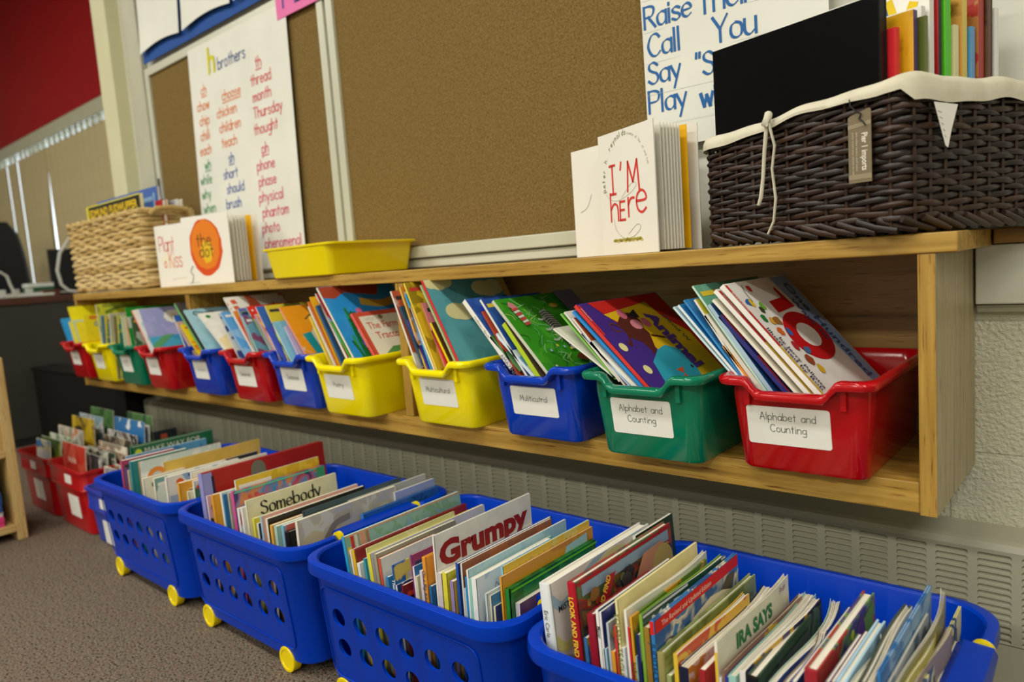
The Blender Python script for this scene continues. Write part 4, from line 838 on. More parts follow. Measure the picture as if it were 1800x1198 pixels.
('b4',-2.2739,-0.035,0.443,0.5448,0.2712,0.17,0.004,'s','eceae4','e8e8e2','white thin paperback','',0),
('b4',-2.2576,-0.035,0.443,0.5103,0.2662,0.1185,0.003,'s','a3a8dc,b0b0e0','dcdce8','lilac picture book with a white daisy','daisy',0),
('b4',-2.2231,-0.035,0.443,0.6847,0.246,0.1448,0.005,'s','4fa8c8,3f98c4','dceaec','blue picture book with a green stem and red letters','ocean',0),
('b3',-2.544,-0.031,0.443,0.0031,0.213,0.17,0.006,'s','dce8cc','cfe0b8','pale green thin booklet','',0),
('b3',-2.5101,-0.031,0.443,0.0062,0.2073,0.17,0.006,'s','ecc49c','eeb890','peach thin booklet','',0),
('b3',-2.4869,-0.031,0.443,0.0243,0.21,0.17,0.0038,'s','e6e8dc','e6e8de','white thin booklet','',0),
('b3',-2.4707,-0.031,0.443,0.1241,0.2414,0.17,0.005,'s','1f9a34','229c38','bright green booklet','',0),
('b3',-2.4481,-0.031,0.443,0.0774,0.2114,0.17,0.0038,'s','4a7048,c9d2c0','5a7a58','dark green and white booklet','',0),
('b3',-2.4395,0.01,0.443,0.1119,0.2014,0.17,0.006,'s','d8dcd0','dcdfd6','pale grey booklet','',0),
('b2',-2.7392,-0.031,0.5487,0.093,0.15,0.1353,0.006,'s','d6d83c,a8ac30','dcdcc0','tall yellow green picture book','ygreen',0),
('b2',-2.7482,-0.031,0.443,-0.1359,0.2179,0.17,0.007,'s','5f8ca8','6a94ac','grey blue booklet','',0),
('b2',-2.7142,-0.031,0.443,-0.1518,0.2182,0.17,0.007,'s','e0c83c,3f8c7c','dcc63c','mustard and green booklet','',0),
('b2',-2.6776,-0.031,0.443,-0.1615,0.2242,0.17,0.007,'s','d0ccbc','d4d0c2','pale stone booklet','',0),
('b2',-2.6385,-0.031,0.443,-0.1312,0.2162,0.17,0.007,'s','8a8458','908a60','olive brown booklet','',0),
('b2',-2.6053,-0.031,0.443,-0.1408,0.2182,0.17,0.006,'s','d2d060,3f8c84','d8d468','lime and teal booklet','',0),
('b1',-3.0018,-0.031,0.443,0.5669,0.2379,0.17,0.012,'s','2f9ad8','2c94d4','bright blue paperback','',0),
('b1',-2.9601,-0.031,0.443,0.4115,0.2102,0.17,0.008,'s','eee03c','d8dca8','yellow edged paperback','',0),
('b1',-2.9169,-0.031,0.443,0.4397,0.2737,0.17,0.006,'s','f0e41c','f0e41c','tall bright yellow book','',0),
('b1',-2.9033,-0.031,0.443,0.4559,0.2198,0.17,0.005,'s','b8d4c0','c2d8c0','pale teal paperback','',0),
('b1',-2.8927,-0.031,0.443,0.4098,0.2082,0.17,0.007,'s','ecdc2c','e9dc34','short yellow paperback','',0),
('b1',-2.8674,-0.031,0.545,0.1658,0.1186,0.17,0.006,'s','f0de1c','f0e01c','yellow paperback with blue letters','ygl',0),
]
# ---------------------------------------------------------------- books
class Art:
    """draws on a book: cover = right-hand face, u from the spine, v down from the top; spine read downwards"""
    def __init__(s, mb, W_, H_, t, bend): s.mb, s.W, s.H, s.t, s.bend, s.k, s.sy = mb, W_, H_, t, bend, 0, -0.0007
    def c(s, u, v):
        return (s.t + 0.0004 + s.k * 0.00005 + s.bend(u), u, s.H - v)
    def poly(s, pts, col):
        s.k += 1
        lay(s.mb, [pts], ink(col), lambda a, b: s.c(min(max(a, 0.001), s.W - 0.001), min(max(b, 0.001), s.H - 0.001)))
    def rect(s, a, b, c, d, col): s.poly([(a, b), (c, b), (c, d), (a, d)], col)
    def disc(s, u, v, r, col, sx=1, sy=1, n=20, wob=0): s.poly([(u + a, v + b) for a, b in disc(r, n, sx, sy, wob)], col)
    def line(s, pts, w, col, sm=True):
        s.k += 1
        p = stroke(smooth_pts(pts) if sm else pts, w); lay(s.mb, p, ink(col), lambda a, b: s.c(min(max(a, 0.001), s.W - 0.001), min(max(b, 0.001), s.H - 0.001)))
    def txt(s, tx, u, v, size, col, bold=0.0, sx=1.0, rot=0.0, w=None, nib=None, maxw=None, shear=0):
        s.k += 1
        p, wd = hand(tx, size, w, gap=1.7, nib=nib) if w else type_(tx, size, bold, sx, shear)
        k = min(1, (maxw or 9) / wd)
        p = [[(a * k, b) for a, b in q] for q in p]
        lay(s.mb, p, ink(col), lambda a, b: s.c(min(max(u + a, 0.001), s.W - 0.001), min(v - b, s.H - 0.001)), 0, 0, rot)
    def sp(s, tx, v, size, col, bold=0.0, x=None, w=None):
        p, wd = hand(tx, size, w) if w else type_(tx, size, bold)
        x = (s.t - size) / 2 if x is None else x
        lay(s.mb, p, ink(col), lambda a, b: (x + b, s.sy, s.H - v - a))
def art_mist(a):
    for v, c, r in ((0.02, 'a9cde0', 0), (0.075, 'dfe08a', 1), (0.12, 'b4cfe0', 0)):
        a.line([(0.0, v), (0.02, v + 0.016), (0.05, v + 0.006), (0.09, v - 0.01), (0.15, v - 0.03), (0.22, v - 0.02)], 0.012, c)
    a.line([(0.1, 0.02), (0.15, 0.012), (0.2, 0.025)], 0.02, 'e6e6a8')
    a.txt('MIST', 0.012, 0.042, 0.0085, '2b2b2b', 0.012); a.sp('Eric Carle', 0.035, 0.0065, '3a3a3a')
def art_look(a):
    W_, H_ = a.W, a.H
    a.rect(0.002, 0.002, W_ - 0.002, 0.006, 'b3182a'); a.rect(0.012, 0.007, W_ - 0.01, 0.022, '8fa8c4')
    random.seed(3)
    for i in range(130): a.disc(random.uniform(0.015, W_ - 0.02), random.uniform(0.022, 0.15), random.uniform(0.004, 0.013), random.choice(['4a4a4c', '8a6234', 'c79a3c', '5c6a40', '9a3a2c', '2f3034', 'b88c50', '6b5038', '5a4630', '3c3c3e']), wob=.2, n=9)
    a.poly([(0.12, 0.05), (0.15, 0.014), (0.2, 0.012), (0.23, 0.05)], 'c08a6a'); a.disc(0.2, 0.045, 0.028, 'b7a25a')
    a.poly([(0.012, 0.078), (0.06, 0.012), (0.08, 0.012), (0.025, 0.09)], 'a3202c')
    a.txt('LOOK AND FIND', 0.02, 0.079, 0.0095, 'e9c63c', 0.03, 1, 0.93, maxw=.08)
    a.txt('Disney', 0.084, 0.052, 0.008, 'd8d8d8', 0.01, rot=0.1); a.poly([(0.08, 0.075), (0.16, 0.045), (0.158, 0.066), (0.085, 0.095)], 'a01822'); a.txt('C', 0.09, 0.085, 0.013, 'c9c9cc', .02)
    a.sp('LOOK AND FIND', 0.018, 0.0072, 'e9c63c', 0.03); a.sp('Disney', 0.125, 0.007, 'd8d8d8')
def art_mayer(a): a.sp('Mayer', 0.02, 0.0045, '2b2b2b', 0.01, x=0.0006)
def art_yolen(a): a.sp('YOLEN \u2022 TEAGUE', 0.016, 0.0075, '6f7a3a', 0.0)
def art_isab(a):
    a.sp('Isabel', 0.055, 0.007, '2f3a24', 0); 
    for i in range(10): a.disc(0.02 + i * 0.018, 0.012 + 0.002 * (i % 3), 0.006, random.choice(['5f8030', '86a040', 'e2b040']), wob=.3, n=9)
def art_madel(a):
    a.txt('MADEL', 0.02, 0.0225, 0.0145, 'dfe6dc', 0.02, 1.7, maxw=.17); a.rect(0.001, 0.001, a.W - .001, 0.004, 'e9e7e0'); a.rect(0.003, 0.05, 0.03, 0.09, '3d6b50')
    a.line([(0.06, 0.05), (0.1, 0.042), (0.15, 0.048)], 0.006, '3f6d56')
def art_judith(a):
    a.rect(0.001, 0.001, a.W - .001, 0.016, 'd8231f'); a.txt('The Revised and Updated Edition', 0.016, 0.0125, 0.0068, 'f3e6d8', 0, 1, 0, maxw=.19)
    a.poly([(0.05, 0.06), (0.09, 0.035), (0.14, 0.027), (0.2, 0.035), (0.2, 0.1), (0.05, 0.1)], 'efe6c8'); a.txt('So You Want to Be', 0.06, 0.055, 0.011, '26365c', .01, maxw=.13)
    a.disc(0.03, 0.045, 0.013, '55565c', 1.3, 1); a.disc(0.028, 0.043, 0.009, 'd8d0c4', 1.3, 1); a.poly([(0.17, 0.03), (0.19, 0.018), (0.215, 0.02), (0.2, 0.04)], '5c5648')
    lay(a.mb, [[(0, 0), (a.t, 0), (a.t, 0.016), (0, 0.016)]], ink('d8231f'), lambda x, v: (x, a.sy + 0.0001, a.H - v))
    a.sp('JUDITH ST. GEORGE', 0.026, 0.008, '173a66', 0.0)
def art_do(a): a.txt('DO', 0.03, 0.075, 0.022, 'dd9a3c', 0.03); a.txt('a', 0.012, 0.1, 0.014, 'd08a50', .02)
def art_ira(a):
    a.txt('IRA SAYS', 0.045, 0.028, 0.017, '2f7a4a', 0.05, maxw=.115); a.txt('Pratt', 0.165, 0.012, 0.007, 'a8487c', w=0.0008)
    lay(a.mb, [[(0, 0.012), (a.t, 0.012), (a.t, 0.06), (0, 0.06)]], ink('e6c23c'), lambda x, v: (x, a.sy + 0.0001, a.H - v))
def art_black(a):
    for i in range(13): a.disc(0.03 + i * 0.011, 0.062 - i * 0.0022, 0.0026, 'c9c48a', 0.6, 1.3)
    a.poly([(0.02, 0.012), (0.15, 0.012), (0.15, 0.03), (0.02, 0.05)], '444a4c'); a.line([(0.03, 0.1), (0.08, 0.075), (0.15, 0.06)], 0.012, '3f6a44')
def art_paint(a):
    a.poly([(0.001, 0.001), (0.06, 0.001), (0.075, 0.12), (0.001, 0.14)], 'a83a34'); a.poly([(0.07, 0.06), (0.1, 0.02), (0.19, 0.006), (0.19, 0.09), (0.12, 0.1)], '6f9a3c')
    a.disc(0.14, 0.03, 0.022, '5a3a88', 0.8, 1.2); a.disc(0.11, 0.012, 0.006, 'bfd838'); a.poly([(0.08, 0.12), (0.12, 0.09), (0.13, 0.14)], '2f5a9a')
def art_stripe(a):
    for i in range(12): a.rect(0.04 + i * 0.011, 0.012, 0.045 + i * 0.011, 0.11, '46597c' if i % 2 == 0 else '6b7a94')
def art_land(a):
    a.rect(0.001, 0.001, a.W - .001, 0.003, 'e0a080'); a.rect(0.012, 0.003, 0.018, 0.1, 'cf2f2a'); a.rect(0.02, 0.003, 0.026, 0.1, 'd8cfc0'); a.rect(0.03, 0.003, 0.043, 0.1, 'd09a80'); a.rect(0.045, 0.003, 0.05, 0.1, 'a87a54')
    a.poly([(0.055, 0.1), (0.06, 0.03), (0.09, 0.02), (0.13, 0.035), (0.14, 0.1)], '7fa86c'); a.rect(0.003, 0.02, 0.011, 0.032, 'e6c83a')
def art_specks(a):
    for i in range(8): a.disc(0.012 + i * 0.028, 0.013 + 0.006 * (i % 2), 0.0026, '3f4a2c', 1.2, .8)
def art_thom(a): a.sp('Thomas', 0.022, 0.0075, 'e6eef4', 0.02); a.rect(0.022, 0.015, 0.09, 0.07, 'e0cf6a'); a.rect(0.026, 0.02, 0.085, 0.07, 'd8d4c8')
def art_fly(a): a.sp('On a Big Adventure', 0.02, 0.0065, '3b4f7c', 0.01)
def art_grumpy(a):
    a.txt('Grumpy', 0.008, 0.050, 0.035, '971f1f', 0.05, 1.3, 0.0, maxw=.205); a.disc(0.062, 0.078, 0.018, '971f1f'); a.disc(0.062, 0.08, 0.009, 'e6e4dc')
def art_scrib(a):
    a.line([(0.01, 0.07), (0.02, 0.05), (0.035, 0.045), (0.04, 0.02), (0.048, 0.03)], 0.0012, '7f97b4'); a.line([(0.02, 0.1), (0.03, 0.09), (0.05, 0.095)], 0.0012, '7f97b4'); a.rect(0.06, 0.0, 0.064, 0.05, 'cfd2d6')
def art_tri(a):
    a.poly([(0.1, 0.075), (0.125, 0.02), (0.145, 0.06)], '9c3a1c'); a.poly([(0.055, 0.085), (0.07, 0.07), (0.09, 0.075)], '9c3a1c'); a.poly([(0.14, 0.03), (0.15, 0.008), (0.205, 0.004), (0.205, 0.03), (0.17, 0.04)], 'a9d0d2')
def art_duck(a):
    for i, ch in enumerate('aNDUCKY'): a.txt(ch, 0.012 + i * 0.022, 0.026, 0.018, ('cdb35a', 'd6b444')[i % 2], 0.02)
def art_leaf(a):
    random.seed(5)
    for i in range(70):
        u, v = random.uniform(0.004, a.W - .006), random.uniform(0.006, 0.09); w = random.uniform(0, 3.1); l = 0.011
        a.poly([(u, v), (u + l * .5 * math.cos(w) + .002, v + l * .5 * math.sin(w)), (u + l * math.cos(w), v + l * math.sin(w)), (u + l * .5 * math.cos(w) - .003, v + l * .5 * math.sin(w))], random.choice(['14561e', '2f9a3a', '1c6e28', '3fae44']))
    a.rect(0.001, 0.0005, a.W - .002, 0.004, '63c81c')
def art_arch(a):
    a.poly([(0.13 + 0.018 * math.cos(i * math.pi / 10), 0.022 - 0.02 * math.sin(i * math.pi / 10)) for i in range(11)] + [(0.11, 0.06), (0.15, 0.06)], '6f7064'); a.disc(0.08, 0.05, 0.008, '55504a'); a.rect(0.001, 0.001, 0.022, a.H - .002, '8f92d0'); a.rect(0.02, 0.01, 0.026, a.H - .01, '23233a')
def art_dots(a):
    random.seed(9)
    for i in range(26): a.disc(random.uniform(0.012, a.W - .02), random.uniform(0.012, 0.1), random.uniform(0.004, 0.0085), random.choice(['c0485a', '3f8ac0', 'd08050', '9fb0b4', '7a4a90', 'c85a50']), n=12)
    a.poly([(0.1, 0.06), (0.105, 0.045), (0.112, 0.05), (0.12, 0.04), (0.128, 0.05), (0.136, 0.045), (0.14, 0.06)], 'd8c83a'); a.rect(0.001, 0.0005, a.W - .001, 0.004, '5cc8a0'); a.rect(a.W - 0.022, 0.001, a.W - .001, 0.12, '3f9a70')
def art_somebody(a): a.txt('Somebody', 0.030, 0.036, 0.026, '2c2c26', w=0.0042, nib=0.35, maxw=.16)
def art_make(a):
    a.disc(0.018, 0.02, 0.009, 'cfd83a'); a.txt('MAKE WAY FOR', 0.034, 0.026, 0.015, 'd9d6c4', 0.01, maxw=.16); a.rect(0.001, 0.0005, a.W - .001, 0.004, '93a48c')
def art_sun(a): a.disc(0.04, 0.045, 0.024, 'e08a3a'); a.disc(0.04, 0.047, 0.014, 'c8d0cc')
def art_spot(a): a.disc(0.045, 0.018, 0.008, 'e0d23a'); a.disc(0.022, 0.02, 0.006, '55524a', .6, 1); a.rect(0.042, 0.035, 0.054, 0.09, 'e8c48a'); a.rect(0.058, 0.014, 0.062, 0.09, 'd0cdb4')
def art_odot(a): a.disc(0.03, 0.018, 0.009, 'e0602c'); a.rect(0.004, 0.045, 0.1, 0.1, '9fb4d4'); a.rect(0.05, 0.002, 0.09, 0.01, '3f5aa0')
def art_frame(a): a.rect(0.022, 0.02, 0.07, 0.09, '3c2a60'); a.rect(0.022, 0.017, 0.07, 0.02, 'e8d8a0')
def art_wash(a): a.disc(.03, .05, .02, 'cfc29c', 1.2, 1, 16, .1); a.disc(.1, .02, .014, 'b8ae98', 1.6, .7, 16, .1); a.line([(.06, .05), (.08, .03), (.11, .025)], .012, '8a8078')
def art_wire(a): a.line([(0.1, 0.02), (0.13, 0.03), (0.165, 0.012)], 0.0014, '16355c'); a.line([(0.13, 0.004), (0.15, 0.03)], 0.0014, '16355c'); a.line([(0.155, 0.002), (0.14, 0.026)], 0.0014, '16355c'); a.disc(0.02, 0.02, 0.006, '2f9a3a')
# bin books
def art_schol(a): a.rect(0.001, 0.004, 0.008, 0.1, 'd8352c'); a.txt('SCHOLASTIC', 0.0022, 0.012, 0.0045, 'f3e6e0', .01, 1, -math.pi / 2); a.rect(0.001, 0.1, 0.007, a.H - .01, 'e6c02c')
def art_ten(a):
    W_ = a.W
    a.rect(0.001, 0.003, 0.007, 0.115, 'd0302a'); a.txt('SCHOLASTIC', 0.002, 0.016, 0.0045, 'f3e6e0', .01, 1, -math.pi / 2, maxw=.085); a.rect(0.001, 0.115, 0.006, 0.2, 'e2b42c')
    a.poly([(0.70 * W_, 0.002), (W_ - .004, 0.002), (W_ - .004, a.H - .004), (0.86 * W_, a.H - .004)], '8fb0d8'); a.rect(W_ - .004, 0.001, W_ - .001, a.H - .002, 'd89a3c')
    K = 0.172
    a.poly([(u * W_, v * K) for u, v in ((.386, .253), (.377, .382), (.69, .357), (.643, .116), (.61, .14), (.616, .238))], 'c3151c')
    a.disc(.52 * W_, .66 * K, .044, 'c3151c', 1.5, 1.02, 36); a.disc(.52 * W_, .655 * K, .022, 'efeeea', 1.45, 1.0, 30)
    random.seed(4)
    for u, v, c in ((.27, .09, 'c33a2c'), (.12, .22, '2f6ab0'), (.14, .235, 'e6c02c'), (.24, .28, '6fae3c'), (.19, .32, '3c4030'), (.12, .4, '2f7a3a'), (.2, .44, 'd8a83a'), (.26, .45, '9c6a34'), (.18, .55, 'd86a2c'), (.28, .58, '2f6ab8'), (.2, .71, 'b82c34'), (.3, .78, '4a6a9c'), (.22, .86, '9c4a2c'), (.26, .97, 'd8b02c')):
        a.disc(u * W_, v * K, .0085, c, random.uniform(.7, 1.3), random.uniform(.7, 1.1), 11, .2)
    a.line([(.2 * W_, .05 * K), (.17 * W_, .12 * K), (.16 * W_, .22 * K)], .0016, '3a3a3a')
    q = -math.pi / 2
    a.txt('by Jerry Pallotta', .075 * W_, .60 * K, .0085, '3c2a4c', .012, 1.3, q, maxw=.09); a.txt('Illustrated by Rob', .028 * W_, .49 * K, .0085, '3c2a4c', .012, 1.3, q, maxw=.11)
    a.txt('One Hundred', .81 * W_, .10 * K, .021, '465a84', .015, 1.15, q, maxw=.19); a.txt('Ways to', .71 * W_, .27 * K, .0135, '5a4a7c', .015, 1.3, q, maxw=.1)
def art_monk(a):
    W_, H_ = a.W, a.H
    a.rect(0.001, 0.003, 0.006, 0.07, 'd8322c'); a.txt('SCHOLASTIC', 0.0016, 0.01, 0.0036, 'f3e6e0', 0, 1, -math.pi / 2, maxw=.055)
    a.poly([(0.03, 0.001), (W_ - .002, 0.001), (W_ - .002, H_ - .003), (.62 * W_, H_ - .003), (.5 * W_, 0.09), (.06, 0.05)], 'cf2a26')
    a.poly([(.045, .03), (.75 * W_, .018), (.8 * W_, .06), (.95 * W_, .1), (.93 * W_, .2), (.8 * W_, H_ - .003), (.25 * W_, H_ - .003), (.22 * W_, .12), (.1, .09)], 'e6bd1e')
    a.poly([(.001, .07), (.07, .06), (.1, .1), (.11, .2), (.001, .24)], '4a2f8c')
    a.poly([(.055, .055), (.08, .04), (.11, .045), (.12, .085), (.1, .115), (.085, .13), (.08, .1), (.06, .085)], '5c2a22'); a.disc(.105, .055, .021, '5c2a22'); a.disc(.107, .062, .014, 'e08a98', 1.1, .8); a.disc(.092, .036, .011, 'd06a80'); a.disc(.137, .062, .011, 'd06a80')
    a.poly([(.1, .042), (.135, .03), (.132, .05)], '2c2c34'); a.line([(.058, .06), (.04, .05), (.035, .065), (.05, .07)], .003, '6a3a2a'); a.line([(.06, .08), (.045, .1), (.04, .092)], .005, '5c2a22'); a.line([(.12, .09), (.15, .1)], .0045, '5c2a22'); a.disc(.085, .14, .008, 'e08a98', 1.6, .6)
    a.poly([(.06, .14), (.1, .12), (.13, .115), (.16, .13), (.165, .16), (.15, .2), (.1, .23), (.06, .22), (.045, .18)], '35a9c4'); a.disc(.145, .15, .024, '35a9c4'); a.disc(.16, .16, .0035, '20303a'); a.disc(.15, .168, .0035, '20303a'); a.poly([(.1, .165), (.112, .175), (.1, .187), (.122, .19), (.112, .176), (.124, .164)], 'e6602c')
    for u, v in ((.02, .1), (.03, .15), (.025, .2)): a.disc(u, v, .009, 'f0e6a0')
    a.txt('Animal', .60 * W_, .042, .03, '5a3a90', .05, 1.1, -1.5, maxw=.15); a.txt('David W', .80 * W_, .055, .011, '3a6a5a', .01, 1.2, -1.5)
def art_amaz(a):
    a.sp('Hoffman / Binch', 0.04, 0.0055, '9aa09a'); a.sp('AMAZING', 0.13, 0.008, '8a8a86'); a.disc(.03, .03, .009, '2a3fc0')
def art_zebra(a):
    W_, H_ = a.W, a.H; random.seed(11)
    for i in range(60): u = random.uniform(.01, .13); v = random.uniform(.02, .24); a.line([(u, v), (u + random.uniform(-.012, .012), v - .01), (u + random.uniform(-.02, .02), v - .018)], .0017, random.choice(['8fd08a', '6fc07a', 'b8d86a', '2f7a2c']))
    for i in range(18): a.disc(random.uniform(.01, .1), random.uniform(.12, .24), .003, random.choice(['e8ecd0', '9fc0e0', 'd8d040']))
    a.poly([(.018, .022), (.026, .012), (.036, .018), (.04, .028), (.028, .034)], 'd88a90')
    for i in range(7): a.poly([(.020 + i * .0012, .030 + i * .006), (.038 + i * .0008, .027 + i * .006), (.039 + i * .0008, .0315 + i * .006), (.021 + i * .0012, .0345 + i * .006)], ('d8484c', 'f0e0d8')[i % 2])
    a.poly([(.085, .045), (.105, .040), (.115, .06), (.118, .09), (.112, .12), (.108, .14), (.1, .138), (.098, .115), (.09, .09), (.084, .065)], 'b9b9b0')
    for i in range(17): v = .046 + i * .0052; a.line([(.086 + .0006 * i, v + .004), (.1, v), (.114, v + .003)], .0021, '2c2c2a')
    for v in (.06, .085, .11): a.line([(.09, v), (.078, v + .004), (.07, v + .002)], .004, 'b9b9b0')
    a.poly([(.72 * W_, .001), (W_ - .001, .001), (W_ - .001, .12), (.78 * W_, .1)], '8a86a4'); a.disc(.60 * W_, .035, .008, 'b8a03c', 1.6, .7); a.poly([(.09, .16), (.105, .15), (.125, .158), (.115, .17)], '6a3a1c')
def art_peach(a): a.line([(.06, .02), (.07, .03), (.07, .06), (.06, .066)], .004, '3a5a9a'); a.disc(.07, .1, .02, 'b8c850'); a.rect(.05, .12, .075, .15, '8a9ac0')
def art_cloud(a):
    W_ = a.W
    for u, v, sx in ((.035, .004, 1.2), (.07, .075, 1.5), (.17, .03, 1.6), (.25, .055, 1.0)):
        for k in range(3): a.disc(u + (k - 1) * .018, v + .004 * (k % 2), .019, 'e9e2a8', sx, .95)
    a.line([(.14, .085), (.19, .08), (.26, .07)], .006, 'a8405a'); a.poly([(.9 * W_, .002), (W_ - .001, .002), (W_ - .001, .09), (.93 * W_, .09)], 'd8b85a')
def art_reef(a):
    random.seed(6)
    a.poly([(.0015, .001), (.17, .001), (.15, .035), (.06, .02), (.03, .035), (.0015, .03)], 'a8432c'); a.line([(.1, .05), (.15, .06), (.2, .05)], .02, 'c9a43c')
    for i in range(22): u = random.uniform(.008, .08); v = random.uniform(.1, .25); a.line([(u, .27), (u + random.uniform(-.008, .008), v), (u + random.uniform(-.016, .016), v - .05)], .006, random.choice(['1f7a3a', '2f9a4a', '176a30']))
    a.disc(.075, .075, .008, 'd86a90'); a.disc(.07, .2, .03, 'd8409a', .8, 1.3); a.disc(.05, .16, .01, '6a5ac0'); a.line([(.075, .08), (.08, .11)], .003, '7a3a5a')
def art_farm(a):
    a.rect(.012, .012, a.W - .008, a.H - .02, 'ece6d2'); a.txt('The Farm', .022, .048, .019, 'cf5038', .012, maxw=.085); a.txt('Tractor', .032, .076, .019, 'cf5038', .012, maxw=.075)
    a.poly([(.035, .115), (.06, .1), (.1, .1), (.1, .108), (.04, .122)], '5f9a54'); a.rect(.045, .118, .09, .16, 'b4b2a0'); a.rect(.06, .125, .07, .15, 'd8a850'); a.txt('LITTLE', .025, .024, .006, 'a8a490'); a.disc(.07, .018, .006, '8a8450')
    a.sp('The Farm Tractor', .04, .005, 'f0c8b0')
def art_wdots(a):
    for i in range(14): a.disc(.012 + (i % 4) * .02, .015 + (i // 4) * .022, .003, 'f4e4e0')
def art_frog(a): a.poly([(.03, .05), (.04, .04), (.048, .05), (.06, .042), (.07, .055), (.06, .075), (.04, .075)], '4fae4a'); a.disc(.03, .02, .004, 'e0f0f4')
def art_orng(a):
    a.rect(.001, .001, a.W - .001, .09, 'ee9c1c'); a.poly([(.045, .09), (.11, .045), (a.W - .002, .05), (a.W - .002, .14), (.06, .16)], 'd9d8c4'); a.poly([(.02, .09), (.045, .085), (.05, .17), (.035, .2)], '1f98a0'); a.rect(.05, .15, .19, .22, 'b4c01c')
    a.line([(.05, .045), (.08, .03), (.1, .05)], .004, '6a5a2c'); a.line([(.08, .1), (.12, .14)], .003, 'c08a74'); a.disc(.065, .1, .008, 'e0922c'); a.disc(.08, .12, .007, 'e0922c')
def art_gdot(a): a.disc(.022, .018, .007, '1f7a2c'); a.poly([(.004, .12), (.04, .1), (.06, .2), (.01, .22)], 'ead9a8'); a.disc(.075, .06, .012, '6a6ab4')
def art_rmark(a):
    for i in range(4): a.poly([(.012, .012 + i * .022), (.026, .010 + i * .022), (.03, .024 + i * .022), (.015, .026 + i * .022)], 'd8603c')
def art_litxt(a): a.txt('Giants', .02, .026, .018, '2f4a54', .03, maxw=.09); a.txt('by us', .02, .05, .007, '8aa0a8', 0)
def art_daisy(a):
    for i in range(10): w = i * math.pi / 5; a.disc(.1 + .02 * math.cos(w), .035 + .016 * math.sin(w), .011, 'f2f0e4', 1.2, .8, 12)
    a.disc(.1, .037, .009, 'd8c83a')
def art_ocean(a): a.line([(.01, .1), (.05, .07), (.09, .04), (.14, .004)], .02, '5aa06a'); a.txt('OCEAN', .045, .045, .022, 'c0504c', .03, maxw=.1)
def art_ygreen(a): a.line([(.03, .03), (.08, .015), (.13, .02)], .01, '6f8a2c'); a.disc(.045, .055, .02, 'c0503c', 1, .6); a.rect(.02, .004, .2, .012, '9aa83a')
def art_ygl(a): a.txt('Giants', .03, .045, .018, '5a8ab0', .02); a.disc(.03, .012, .012, 'd8842c', 1.2, .6); a.txt('go', .07, .07, .012, '6fb06a', .02)

PH = {'B4': 'the nearest blue basket', 'B3': 'the Grumpy basket', 'B2': 'the Somebody basket', 'B1': 'the farthest blue basket',
 'b12': 'the right end red bin', 'b11': 'the nearer green bin', 'b10': 'the blue Muliticutral bin', 'b9': 'the yellow Multicultural bin', 'b8': 'the yellow Poetry bin', 'b7': 'the blue bin beside Poetry',
 'b6': 'the red bin between blues', 'b5': 'the blue bin between reds', 'b4': 'the farther single red bin', 'b3': 'the farther green bin', 'b2': 'the farther yellow bin', 'b1': 'the far left red bin'}
GR = {'B4': 'books in the nearest rolling basket', 'B3': 'books in the second rolling basket', 'B2': 'books in the third rolling basket', 'B1': 'books in the farthest rolling basket'}
ORD = 'zeroth first second third fourth fifth sixth seventh eighth ninth tenth eleventh twelfth thirteenth fourteenth fifteenth sixteenth seventeenth eighteenth nineteenth'.split()
def ordinal(n):
    if n < 20: return ORD[n]
    t, u = divmod(n, 10); tens = {2: ('twenty', 'twentieth'), 3: ('thirty', 'thirtieth'), 4: ('forty', 'fortieth'), 5: ('fifty', 'fiftieth')}[t]
    return tens[1] if u == 0 else tens[0] + '-' + ORD[u]
def page_block(mb, x0, x1, y0, y1, z0, z1, fn, ny=10):
    vs = []; fs = []
    for j in range(ny + 1):
        y = y0 + (y1 - y0) * j / ny; b = fn(y)
        vs += [(x0 + b, y, z0), (x1 + b, y, z0), (x1 + b, y, z1), (x0 + b, y, z1)]
    for j in range(ny):
        for q in range(4): fs.append((j * 4 + q, (j + 1) * 4 + q, (j + 1) * 4 + (q + 1) % 4, j * 4 + (q + 1) % 4))
    fs += [(0, 1, 2, 3), (ny * 4 + 3, ny * 4 + 2, ny * 4 + 1, ny * 4)]
    return vs, fs
